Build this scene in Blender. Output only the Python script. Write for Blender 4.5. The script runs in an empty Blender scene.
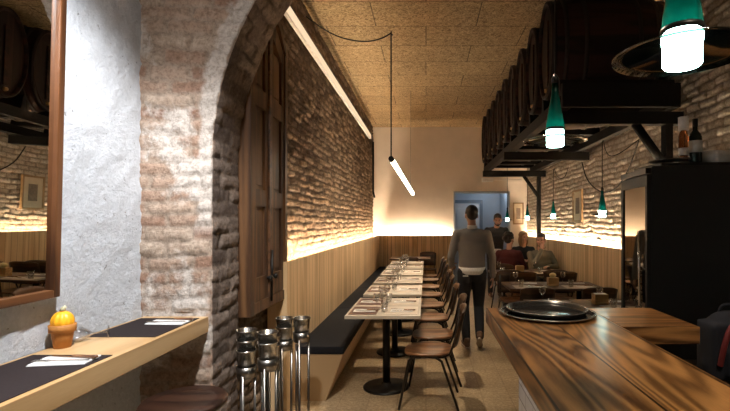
import bpy, bmesh, math, random
from mathutils import Vector, Matrix, noise, Quaternion
random.seed(7)
scn = bpy.context.scene
C = scn.collection

# ------------------------------------------------------------------ camera
cam = bpy.data.cameras.new('camera'); cam_o = bpy.data.objects.new('camera', cam); C.objects.link(cam_o)
cam_o.location = (0, 0, 1.56); cam_o.rotation_euler = (math.radians(90), 0, 0)
cam.sensor_width = 36; cam.lens = 36*450/730
cam.shift_x = -61/730; cam.shift_y = 16.5/730
cam.clip_start = 0.02; cam.clip_end = 60
scn.camera = cam_o

# ------------------------------------------------------------------ world, exposure, lights
w = bpy.data.worlds.new('world'); scn.world = w; w.use_nodes = True
w.node_tree.nodes['Background'].inputs[0].default_value = (1.0, .8, .6, 1)
w.node_tree.nodes['Background'].inputs[1].default_value = 0.02
scn.view_settings.view_transform = 'Standard'; scn.view_settings.look = 'None'
scn.view_settings.exposure = 0.0; scn.view_settings.gamma = 1; scn.view_settings.use_curve_mapping = False

def lamp(name, kind, loc, power, col, target=None, **kw):
    l = bpy.data.lights.new(name, kind); l.energy = power; l.color = col
    for k, v in kw.items(): setattr(l, k, v)
    o = bpy.data.objects.new(name, l); C.objects.link(o); o.location = loc
    if target is not None:
        o.rotation_euler = (Vector(target)-Vector(loc)).to_track_quat('-Z', 'Y').to_euler()
    return o
COOL = (.95, .97, 1.0); WARM = (1.0, .69, .38); WARM2 = (1.0, .83, .62)
# ceiling spots of the front room washing the plaster wall, the ledge and the brick pier
lamp('ceiling_spot_ledge', 'SPOT', (-.62, 1.15, 3.3), 520, COOL, (-1.62, 1.9, 1.2), spot_size=math.radians(76), spot_blend=.7, shadow_soft_size=.06)
lamp('ceiling_spot_pier', 'SPOT', (-1.12, .8, 2.7), 36, (1, .93, .88), (-1.45, 2.6, 2.5), spot_size=math.radians(60), spot_blend=.6, shadow_soft_size=.06)
lamp('ceiling_spot_counter', 'SPOT', (.45, 3.3, 3.75), 120, WARM2, (.62, 1.75, 1.05), spot_size=math.radians(62), spot_blend=.8, shadow_soft_size=.12)
lamp('ceiling_spot_bar', 'SPOT', (.9, .1, 3.6), 190, WARM2, (.62, 1.5, 1.05), spot_size=math.radians(56), spot_blend=.8, shadow_soft_size=.12)
lamp('fill_spot_entry', 'SPOT', (-.25, 1.7, 3.7), 200, WARM2, (-.75, 3.95, .3), spot_size=math.radians(44), spot_blend=.8, shadow_soft_size=.06)  # unseen fill spot, added to brighten the bench end from the front
# ceiling spots over the two rows of tables
for k, yy in enumerate((4.6, 6.6, 8.6)):
    lamp('ceiling_spot_table', 'SPOT', (-.15, yy, 3.85), 300, WARM2, (-.45, yy-.1, .7), spot_size=math.radians(64), spot_blend=.8, shadow_soft_size=.05)

# ------------------------------------------------------------------ materials
def new_mat(name):
    m = bpy.data.materials.new(name); m.use_nodes = True
    nt = m.node_tree; nt.nodes.clear()
    out = nt.nodes.new('ShaderNodeOutputMaterial'); b = nt.nodes.new('ShaderNodeBsdfPrincipled')
    nt.links.new(b.outputs[0], out.inputs[0]); return m, nt, b
def N(nt, typ, **kw):
    n = nt.nodes.new(typ)
    for k, v in kw.items(): setattr(n, k, v)
    return n
def ramp(nt, fac, stops):
    r = nt.nodes.new('ShaderNodeValToRGB'); e = r.color_ramp.elements
    while len(e) < len(stops): e.new(.5)
    for i, (p, c) in enumerate(stops):
        e[i].position = p; e[i].color = (*c, 1) if len(c) == 3 else c
    nt.links.new(fac, r.inputs[0]); return r.outputs[0]
def coords(nt, scale=(1, 1, 1), rot=(0, 0, 0), loc=(0, 0, 0)):
    tc = nt.nodes.new('ShaderNodeTexCoord'); mp = nt.nodes.new('ShaderNodeMapping')
    mp.inputs['Scale'].default_value = scale; mp.inputs['Rotation'].default_value = rot; mp.inputs['Location'].default_value = loc
    nt.links.new(tc.outputs['Object'], mp.inputs[0]); return mp.outputs[0]
def noise_n(nt, vec, scale, detail=4, rough=.55, dist=0):
    n = nt.nodes.new('ShaderNodeTexNoise'); n.inputs['Scale'].default_value = scale
    n.inputs['Detail'].default_value = detail; n.inputs['Roughness'].default_value = rough; n.inputs['Distortion'].default_value = dist
    nt.links.new(vec, n.inputs['Vector']); return n.outputs[0]
def mixc(nt, fac, a, b, mode='MIX'):
    m = nt.nodes.new('ShaderNodeMix'); m.data_type = 'RGBA'; m.blend_type = mode
    def s(i, v):
        if isinstance(v, (tuple, list)): m.inputs[i].default_value = (*v, 1)
        elif isinstance(v, (int, float)): m.inputs[i].default_value = v
        else: nt.links.new(v, m.inputs[i])
    s(0, fac); s(6, a); s(7, b); return m.outputs[2]
def mth(nt, op, a, b=0, c=None):
    m = nt.nodes.new('ShaderNodeMath'); m.operation = op
    for i, v in enumerate((a, b) if c is None else (a, b, c)):
        if isinstance(v, (int, float)): m.inputs[i].default_value = v
        else: nt.links.new(v, m.inputs[i])
    return m.outputs[0]
def bump(nt, b, h, strength=.4, dist=.01):
    bp = nt.nodes.new('ShaderNodeBump'); bp.inputs['Strength'].default_value = strength; bp.inputs['Distance'].default_value = dist
    nt.links.new(h, bp.inputs['Height']); nt.links.new(bp.outputs[0], b.inputs['Normal'])
def thin_glass(name, tint=(1, 1, 1)):
    m = bpy.data.materials.new(name); m.use_nodes = True; nt = m.node_tree; nt.nodes.clear()
    out = nt.nodes.new('ShaderNodeOutputMaterial'); tr = nt.nodes.new('ShaderNodeBsdfTransparent'); gl = nt.nodes.new('ShaderNodeBsdfGlossy')
    v = coords(nt); n = noise_n(nt, v, 25); nt.links.new(ramp(nt, n, [(.3, tuple(x*.9 for x in tint)), (.7, tint)]), tr.inputs[0]); gl.inputs['Roughness'].default_value = .06
    lw = nt.nodes.new('ShaderNodeLayerWeight'); lw.inputs[0].default_value = .35; mx = nt.nodes.new('ShaderNodeMixShader'); nt.links.new(mth(nt, 'MULTIPLY_ADD', lw.outputs['Facing'], .7, .08), mx.inputs[0])
    nt.links.new(tr.outputs[0], mx.inputs[1]); nt.links.new(gl.outputs[0], mx.inputs[2]); nt.links.new(mx.outputs[0], out.inputs[0]); return m
def plain(name, col, rough=.5, metal=0, var=.12, nscale=30, bmp=.15, bdist=.002, coat=0, spec=.5):
    m, nt, b = new_mat(name); v = coords(nt)
    n = noise_n(nt, v, nscale)
    c = ramp(nt, n, [(.3, tuple(x*(1-var) for x in col)), (.7, tuple(min(1, x*(1+var)) for x in col))])
    nt.links.new(c, b.inputs['Base Color']); b.inputs['Roughness'].default_value = rough
    b.inputs['Metallic'].default_value = metal; b.inputs['Coat Weight'].default_value = coat
    b.inputs['Specular IOR Level'].default_value = spec
    if bmp: bump(nt, b, n, bmp, bdist)
    return m
def emit(name, col, s):
    m = bpy.data.materials.new(name); m.use_nodes = True; nt = m.node_tree; nt.nodes.clear()
    out = nt.nodes.new('ShaderNodeOutputMaterial'); e = nt.nodes.new('ShaderNodeEmission')
    e.inputs[0].default_value = (*col, 1); e.inputs[1].default_value = s
    nt.links.new(e.outputs[0], out.inputs[0]); return m
def glass(name, col=(1, 1, 1), rough=.02):
    m, nt, b = new_mat(name); v = coords(nt); n = noise_n(nt, v, 12)
    nt.links.new(ramp(nt, n, [(0, tuple(x*.93 for x in col)), (1, col)]), b.inputs['Base Color'])
    b.inputs['Transmission Weight'].default_value = 1; b.inputs['Roughness'].default_value = rough; b.inputs['IOR'].default_value = 1.45
    return m
def wood(name, dark, light, axis='Y', scale=1.0, rough=.45, ring=14, stretch=12, plank=None, plank_axis='X', coat=0, knots=False, contrast=(.25, .8), bmp=.25, spec=.5, coatr=.12, seamk=.25):
    """grain runs along axis; planks (width plank) repeat along plank_axis"""
    m, nt, b = new_mat(name)
    tc = nt.nodes.new('ShaderNodeTexCoord'); sep = nt.nodes.new('ShaderNodeSeparateXYZ'); nt.links.new(tc.outputs['Object'], sep.inputs[0])
    vec = tc.outputs['Object']; rnd = None; seam = None
    if plank:
        u = mth(nt, 'DIVIDE', sep.outputs[plank_axis], plank)
        fl = mth(nt, 'FLOOR', u); wn = nt.nodes.new('ShaderNodeTexWhiteNoise'); wn.noise_dimensions = '1D'
        nt.links.new(fl, wn.inputs['W']); rnd = wn.outputs['Value']
        fr = mth(nt, 'SUBTRACT', u, fl); seam = mth(nt, 'LESS_THAN', mth(nt, 'MINIMUM', fr, mth(nt, 'SUBTRACT', 1, fr)), .004/plank)
        off = nt.nodes.new('ShaderNodeCombineXYZ')
        for k in range(3): nt.links.new(mth(nt, 'MULTIPLY', rnd, 7.3+k*3), off.inputs[k])
        ad = nt.nodes.new('ShaderNodeVectorMath'); ad.operation = 'ADD'; nt.links.new(vec, ad.inputs[0]); nt.links.new(off.outputs[0], ad.inputs[1]); vec = ad.outputs[0]
    mp = nt.nodes.new('ShaderNodeMapping'); s = [scale*stretch/4]*3; s['XYZ'.index(axis)] = scale*.25
    mp.inputs['Scale'].default_value = s; nt.links.new(vec, mp.inputs[0]); v = mp.outputs[0]
    base = noise_n(nt, v, 1.0, 2, .5, .3)
    rings = mth(nt, 'SINE', mth(nt, 'MULTIPLY', base, ring*6.28))
    rings = mth(nt, 'MULTIPLY_ADD', rings, .5, .5)
    fine = noise_n(nt, v, 40, 3, .6)
    f = mth(nt, 'ADD', mth(nt, 'MULTIPLY', rings, .55), mth(nt, 'MULTIPLY', fine, .45))
    f2 = f
    if rnd is not None: f2 = mth(nt, 'ADD', f, mth(nt, 'MULTIPLY_ADD', rnd, .35, -.17))
    c = ramp(nt, f2, [(contrast[0], dark), (contrast[1], light)])
    if knots:
        mk = nt.nodes.new('ShaderNodeMapping'); s = [2.6]*3; s['XYZ'.index(axis)] = 1.5
        mk.inputs['Scale'].default_value = s; nt.links.new(vec, mk.inputs[0])
        vo = nt.nodes.new('ShaderNodeTexVoronoi'); vo.inputs['Scale'].default_value = 1.0; nt.links.new(mk.outputs[0], vo.inputs['Vector'])
        kf = ramp(nt, vo.outputs['Distance'], [(.03, (1, 1, 1)), (.085, (0, 0, 0))])
        c = mixc(nt, kf, c, tuple(x*.3 for x in dark))
    if seam is not None: c = mixc(nt, seam, c, tuple(x*seamk for x in dark))
    nt.links.new(c, b.inputs['Base Color']); b.inputs['Roughness'].default_value = rough; b.inputs['Coat Weight'].default_value = coat
    b.inputs['Coat Roughness'].default_value = coatr; b.inputs['Specular IOR Level'].default_value = spec
    h = f if seam is None else mth(nt, 'SUBTRACT', f, mth(nt, 'MULTIPLY', seam, 3))
    bump(nt, b, h, bmp, .002)
    return m
def masonry(name, bricks, mortar, patch=None, patch_amt=.5, rough=.85, patch_scale=2.5, spec=.3):
    """colour from the per-vertex course pattern stored with the relief (attributes mort, rnd)"""
    m, nt, b = new_mat(name); v = coords(nt)
    am = N(nt, 'ShaderNodeAttribute', attribute_name='mort'); ar = N(nt, 'ShaderNodeAttribute', attribute_name='rnd')
    n = noise_n(nt, v, 9, 6, .65); n2 = noise_n(nt, v, 38, 6, .75)
    f = mth(nt, 'ADD', mth(nt, 'MULTIPLY', ar.outputs['Fac'], .55), mth(nt, 'MULTIPLY', n, .55))
    c = ramp(nt, f, [(.2+.6*i/(len(bricks)-1), q) for i, q in enumerate(bricks)])
    c = mixc(nt, am.outputs['Fac'], mortar, c)
    if patch:
        pn = noise_n(nt, v, patch_scale, 5, .6)
        c = mixc(nt, ramp(nt, pn, [(1-patch_amt-.03, (0, 0, 0)), (1-patch_amt+.04, (1, 1, 1))]), c, patch)
    if patch: ae = N(nt, 'ShaderNodeAttribute', attribute_name='edge'); c = mixc(nt, ae.outputs['Fac'], c, patch)
    g = ramp(nt, n2, [(.32, (.5, .47, .44)), (.58, (1, 1, 1))])
    c = mixc(nt, 1, c, g, 'MULTIPLY')
    nt.links.new(c, b.inputs['Base Color']); b.inputs['Roughness'].default_value = rough; b.inputs['Specular IOR Level'].default_value = spec
    bump(nt, b, mth(nt, 'ADD', n2, mth(nt, 'MULTIPLY', n, 1.2)), .8, .016)
    return m
M = {}
M['plaster_white'] = plain('plaster_white', (.80, .82, .86), .75, var=.06, nscale=22, bmp=.5, bdist=.006)
def _plaster():
    m, nt, b = new_mat('rough_white_plaster'); v = coords(nt)
    n = noise_n(nt, v, 42, 9, .85); p = noise_n(nt, v, 38, 3, .6)
    pits = ramp(nt, p, [(.27, (.42, .40, .38)), (.33, (1, 1, 1))])
    c = mixc(nt, 1, ramp(nt, n, [(.3, (.62, .64, .67)), (.62, (.84, .86, .89))]), pits, 'MULTIPLY')
    nt.links.new(c, b.inputs['Base Color']); b.inputs['Roughness'].default_value = .7
    bump(nt, b, mth(nt, 'ADD', n, mth(nt, 'MULTIPLY', p, .6)), 1, .02); return m
M['plaster_rough'] = _plaster()
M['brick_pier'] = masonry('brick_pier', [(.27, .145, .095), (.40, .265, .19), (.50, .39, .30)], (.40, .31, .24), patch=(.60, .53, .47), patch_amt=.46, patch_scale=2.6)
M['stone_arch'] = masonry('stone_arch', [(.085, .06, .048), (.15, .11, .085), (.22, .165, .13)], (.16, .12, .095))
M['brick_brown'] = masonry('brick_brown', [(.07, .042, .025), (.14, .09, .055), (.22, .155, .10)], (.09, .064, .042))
M['brick_cream'] = masonry('brick_cream', [(.46, .38, .29), (.58, .50, .40), (.70, .62, .52)], (.30, .23, .16), rough=.5, spec=.6)
M['wall_cream'] = plain('wall_cream', (.80, .71, .62), .8, var=.05, nscale=3, bmp=.2, bdist=.01)
M['dark_wall'] = plain('dark_wall', (.05, .045, .04), .7)
def _ceil():
    m, nt, b = new_mat('woodwool_board'); v = coords(nt)
    n = noise_n(nt, v, 26, 6, .8, 1.5); n1 = noise_n(nt, v, 2.2, 4)
    br = nt.nodes.new('ShaderNodeTexBrick'); nt.links.new(v, br.inputs['Vector'])
    br.inputs['Scale'].default_value = 1; br.inputs['Brick Width'].default_value = 1.2; br.inputs['Row Height'].default_value = .6
    br.inputs['Mortar Size'].default_value = .006; br.inputs['Mortar Smooth'].default_value = 0
    br.inputs['Color1'].default_value = (1, 1, 1, 1); br.inputs['Color2'].default_value = (.82, .82, .82, 1); br.inputs['Mortar'].default_value = (.25, .25, .25, 1)
    c = ramp(nt, n, [(.38, (.13, .085, .04)), (.5, (.40, .29, .155)), (.60, (.66, .50, .30))])
    c = mixc(nt, 1, c, br.outputs['Color'], 'MULTIPLY')
    c = mixc(nt, 1, c, ramp(nt, n1, [(.3, (.85, .85, .85)), (.7, (1, 1, 1))]), 'MULTIPLY')
    nt.links.new(c, b.inputs['Base Color']); b.inputs['Roughness'].default_value = .9; bump(nt, b, n, .6, .01); return m
M['ceiling'] = _ceil()
def _floor():
    m, nt, b = new_mat('speckled_tile'); v = coords(nt)
    sp = nt.nodes.new('ShaderNodeTexVoronoi'); sp.inputs['Scale'].default_value = 90; nt.links.new(v, sp.inputs['Vector'])
    n1 = noise_n(nt, v, 2.5, 5); n2 = noise_n(nt, v, 38, 6, .8)
    br = nt.nodes.new('ShaderNodeTexBrick'); nt.links.new(v, br.inputs['Vector']); br.offset = 0
    br.inputs['Scale'].default_value = 1; br.inputs['Brick Width'].default_value = .25; br.inputs['Row Height'].default_value = .25
    br.inputs['Mortar Size'].default_value = .004; br.inputs['Mortar Smooth'].default_value = .2
    br.inputs['Color1'].default_value = (1, 1, 1, 1); br.inputs['Color2'].default_value = (.86, .86, .86, 1); br.inputs['Mortar'].default_value = (.66, .62, .6, 1)
    c = ramp(nt, n2, [(.36, (.26, .17, .085)), (.5, (.42, .30, .17)), (.62, (.60, .45, .28))])
    c = mixc(nt, 1, c, br.outputs['Color'], 'MULTIPLY')
    c = mixc(nt, 1, c, ramp(nt, n1, [(.3, (.7, .7, .7)), (.65, (1, 1, 1))]), 'MULTIPLY')
    nt.links.new(c, b.inputs['Base Color']); b.inputs['Roughness'].default_value = .38; bump(nt, b, n2, .12, .002); return m
M['floor'] = _floor()
M['counter_wood'] = wood('counter_wood', (.05, .016, .004), (.52, .245, .08), 'Y', 1.2, .3, ring=24, stretch=9, plank=.29, knots=True, coat=.35, coatr=.18, contrast=(.02, .95), bmp=.25)
M['counter_wood_x'] = wood('counter_wood_cross', (.05, .016, .004), (.52, .245, .08), 'X', 1.2, .3, ring=24, stretch=9, plank=.245, plank_axis='Y', coat=.35, coatr=.18, contrast=(.02, .95), bmp=.25)
M['pine_y'] = wood('pale_pine_ledge', (.40, .23, .09), (.60, .39, .19), 'Y', 1.2, .4, ring=5, stretch=14, contrast=(.1, .9), bmp=.1)
M['pine_panel_y'] = wood('pine_boards_side', (.52, .33, .16), (.80, .57, .33), 'Z', 1.4, .5, ring=3, stretch=14, plank=.105, plank_axis='Y', knots=False, seamk=.6, contrast=(-.0, .75), bmp=.15)
M['pine_panel_x'] = wood('pine_boards_back', (.46, .29, .13), (.76, .53, .29), 'Z', 1.4, .5, ring=4, stretch=14, plank=.105, plank_axis='X', knots=True, contrast=(.05, .85), bmp=.15)
M['shutter_wood'] = wood('shutter_wood', (.045, .018, .006), (.13, .06, .022), 'Z', 1.6, .5, ring=5, stretch=14)
M['mirror_wood'] = wood('mirror_wood', (.035, .012, .004), (.12, .045, .015), 'Z', 1.6, .35, ring=5, stretch=14)
M['mirror_wood_y'] = wood('mirror_wood_cross', (.035, .012, .004), (.12, .045, .015), 'Y', 1.6, .35, ring=5, stretch=14)
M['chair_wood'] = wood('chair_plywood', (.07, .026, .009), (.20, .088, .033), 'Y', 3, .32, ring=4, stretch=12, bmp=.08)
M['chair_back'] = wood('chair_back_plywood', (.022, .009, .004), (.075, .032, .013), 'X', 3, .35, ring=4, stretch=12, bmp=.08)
M['gourd'] = plain('gourd_skin', (.80, .62, .28), .5)
M['dark_wood'] = wood('dark_wood', (.035, .016, .008), (.12, .055, .025), 'X', 3, .4, ring=4, stretch=12, bmp=.1)
M['stool_wood'] = wood('stool_wood', (.010, .004, .003), (.035, .014, .008), 'X', 3, .35, ring=4, stretch=12, bmp=.1)
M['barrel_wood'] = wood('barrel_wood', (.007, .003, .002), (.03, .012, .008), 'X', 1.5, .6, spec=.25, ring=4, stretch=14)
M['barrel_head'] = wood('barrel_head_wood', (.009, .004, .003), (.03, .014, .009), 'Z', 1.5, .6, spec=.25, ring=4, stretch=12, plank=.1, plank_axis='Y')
M['box_wood'] = wood('box_wood', (.30, .17, .06), (.52, .33, .14), 'X', 4, .5, ring=4, stretch=12)
M['black_metal'] = plain('black_metal', (.014, .013, .012), .38, .6, bmp=.05)
M['dark_metal'] = plain('dark_metal', (.02, .015, .012), .3, .5, bmp=.05)
M['beam'] = plain('black_steel_beam', (.008, .007, .006), .7, 0, spec=.15)
M['hoop'] = plain('hoop_iron', (.03, .025, .022), .6, .6)
M['steel'] = plain('stainless_steel', (.62, .60, .56), .22, 1, var=.05, bmp=.05)
M['steel_dark'] = plain('steel_tube', (.25, .23, .21), .3, 1, bmp=.05)
M['cushion'] = plain('black_cushion', (.007, .007, .009), .85, nscale=60, bmp=.4, spec=.2)
M['table_top'] = plain('table_laminate', (.60, .54, .46), .25, nscale=12, var=.05, bmp=.03)
M['mat_dark'] = plain('placemat_dark', (.020, .013, .013), .8, nscale=90, bmp=.3, spec=.2)
M['mat_brown'] = plain('placemat_brown', (.11, .05, .035), .5, nscale=90, bmp=.2)
M['mat_pale'] = plain('placemat_pale', (.52, .44, .36), .45, nscale=90, bmp=.2)
M['napkin'] = plain('white_napkin', (.82, .80, .78), .8, var=.03, nscale=60)
M['knife_wood'] = wood('knife_handle_wood', (.09, .035, .015), (.26, .12, .05), 'X', 12, .4, ring=3)
M['terracotta'] = plain('terracotta', (.42, .17, .035), .7, nscale=25, var=.2)
M['pumpkin'] = plain('pumpkin_skin', (.90, .42, .02), .4, nscale=20)
M['stem_green'] = plain('pumpkin_stem', (.55, .50, .30), .7)
M['glass'] = thin_glass('clear_glass')
M['green_glass'] = glass('green_bottle_glass', (.05, .30, .22), .06)
M['amber_glass'] = glass('amber_bottle_glass', (.35, .12, .04), .06)
M['label_white'] = plain('paper_label', (.72, .70, .68), .7)
M['bottle_dark'] = plain('dark_bottle', (.02, .025, .02), .12, bmp=0)
M['fridge_black'] = plain('fridge_black', (.006, .006, .006), .5, bmp=.03)
M['chrome'] = plain('chrome_trim', (.6, .6, .6), .15, 1, bmp=0)
def _mirror(name, col, rough):
    m, nt, b = new_mat(name); v = coords(nt); n = noise_n(nt, v, 3)
    nt.links.new(ramp(nt, n, [(.3, tuple(x*.97 for x in col)), (.7, col)]), b.inputs['Base Color'])
    b.inputs['Metallic'].default_value = 1; b.inputs['Roughness'].default_value = rough; return m
M['mirror'] = _mirror('mirror_silver', (.80, .79, .76), .0)
M['fridge_glass'] = _mirror('tinted_fridge_glass', (.42, .39, .34), .03)
M['door_blue'] = plain('blue_grey_paint', (.36, .41, .47), .5, var=.05, nscale=4, bmp=.1)
M['door_trim'] = plain('door_trim_paint', (.12, .15, .19), .5, var=.05, bmp=.1)
M['door_pale'] = plain('pale_blue_door_paint', (.50, .55, .60), .45, var=.05, nscale=4, bmp=.1)
M['white_tile'] = plain('white_plastic', (.8, .8, .78), .4, var=.03)
def _tiles():
    m, nt, b = new_mat('white_subway_tile'); tc = nt.nodes.new('ShaderNodeTexCoord'); sp = nt.nodes.new('ShaderNodeSeparateXYZ'); cb = nt.nodes.new('ShaderNodeCombineXYZ')
    nt.links.new(tc.outputs['Object'], sp.inputs[0]); nt.links.new(mth(nt, 'ADD', sp.outputs[0], sp.outputs[1]), cb.inputs[0]); nt.links.new(sp.outputs[2], cb.inputs[1])
    br = nt.nodes.new('ShaderNodeTexBrick'); nt.links.new(cb.outputs[0], br.inputs['Vector'])
    br.inputs['Scale'].default_value = 1; br.inputs['Brick Width'].default_value = .15; br.inputs['Row Height'].default_value = .075
    br.inputs['Mortar Size'].default_value = .005; br.inputs['Mortar Smooth'].default_value = .5
    br.inputs['Color1'].default_value = (.82, .80, .80, 1); br.inputs['Color2'].default_value = (.70, .68, .69, 1); br.inputs['Mortar'].default_value = (.42, .40, .40, 1)
    nt.links.new(br.outputs['Color'], b.inputs['Base Color']); b.inputs['Roughness'].default_value = .25
    bump(nt, b, mth(nt, 'SUBTRACT', 1, br.outputs['Fac']), .7, .006); return m
M['subway'] = _tiles()
M['added_glow'] = emit('added_neck_glow', (.75, 1.0, .9), 55)  # emission for the extra source added in the pendant necks
M['led_warm'] = emit('led_warm', (1.0, .77, .52), 430)
M['fixture_glow'] = emit('fixture_glow', (1.0, .74, .48), 1.0)
M['tube_glow'] = emit('tube_glow', (1.0, .84, .62), 24)
M['bulb'] = emit('bulb_glow', (.60, 1.0, .92), 22)
M['black_tray'] = plain('black_tray_lacquer', (.02, .018, .017), .18, bmp=0)
M['tray_rim'] = plain('tray_rim_metal', (.35, .33, .31), .25, .9, bmp=0)
M['brim'] = None
def _brim():
    m, nt, b = new_mat('smoked_green_glass_brim'); v = coords(nt); n = noise_n(nt, v, 30)
    nt.links.new(ramp(nt, n, [(.3, (.03, .07, .06)), (.7, (.06, .12, .10))]), b.inputs['Base Color'])
    b.inputs['Roughness'].default_value = .12; b.inputs['Transmission Weight'].default_value = .35; b.inputs['IOR'].default_value = 1.5; return m
M['brim'] = thin_glass('smoked_green_glass_brim', (.22, .30, .27))
def _neck():
    m = bpy.data.materials.new('lit_green_glass_neck'); m.use_nodes = True; nt = m.node_tree; nt.nodes.clear()
    out = nt.nodes.new('ShaderNodeOutputMaterial'); tr = nt.nodes.new('ShaderNodeBsdfTranslucent'); gl = nt.nodes.new('ShaderNodeBsdfGlossy')
    v = coords(nt); n = noise_n(nt, v, 18)
    nt.links.new(ramp(nt, n, [(.3, (.005, .15, .125)), (.7, (.008, .20, .165))]), tr.inputs[0])
    gl.inputs['Roughness'].default_value = .1; gl.inputs[0].default_value = (.6, .8, .75, 1)
    fr = nt.nodes.new('ShaderNodeFresnel'); mx = nt.nodes.new('ShaderNodeMixShader'); nt.links.new(fr.outputs[0], mx.inputs[0])
    nt.links.new(tr.outputs[0], mx.inputs[1]); nt.links.new(gl.outputs[0], mx.inputs[2]); nt.links.new(mx.outputs[0], out.inputs[0]); return m
M['neck'] = _neck()
M['skin'] = plain('skin', (.46, .26, .18), .55, nscale=20, var=.06)
M['hair_dark'] = plain('dark_hair', (.015, .010, .008), .6, nscale=120, bmp=.6, bdist=.006)
M['hair_brown'] = plain('brown_hair', (.22, .12, .055), .6, nscale=120, bmp=.6, bdist=.006)
M['sweater_grey'] = plain('grey_knit', (.20, .185, .175), .9, nscale=160, bmp=.5, bdist=.004)
M['sweater_olive'] = plain('olive_knit', (.20, .175, .125), .9, nscale=120, bmp=.5, bdist=.004)
M['sweater_red'] = plain('dark_red_knit', (.065, .008, .010), .9, nscale=120, bmp=.4)
M['jeans'] = plain('black_denim', (.018, .019, .024), .85, nscale=90, bmp=.3)
M['black_cloth'] = plain('black_cotton', (.014, .014, .017), .85, nscale=90)
M['white_cloth'] = plain('white_cotton', (.78, .76, .74), .85, nscale=60)
M['shoe'] = plain('brown_suede', (.14, .075, .045), .8, nscale=60)
M['sole'] = plain('shoe_sole', (.45, .36, .28), .7)
M['eye'] = plain('eye', (.03, .02, .015), .2)
M['lips'] = plain('lips', (.30, .11, .09), .5)
M['bag_fabric'] = plain('navy_bag_fabric', (.012, .013, .022), .8, nscale=60)
M['bag_red'] = plain('red_strap', (.16, .015, .015), .7)
M['art_paper'] = plain('art_paper', (.60, .50, .36), .7, nscale=5, var=.15)
M['art_ink'] = plain('art_ink', (.22, .17, .13), .7, nscale=30, var=.3)
M['picture_frame'] = plain('gilt_frame', (.30, .19, .09), .45)

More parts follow.
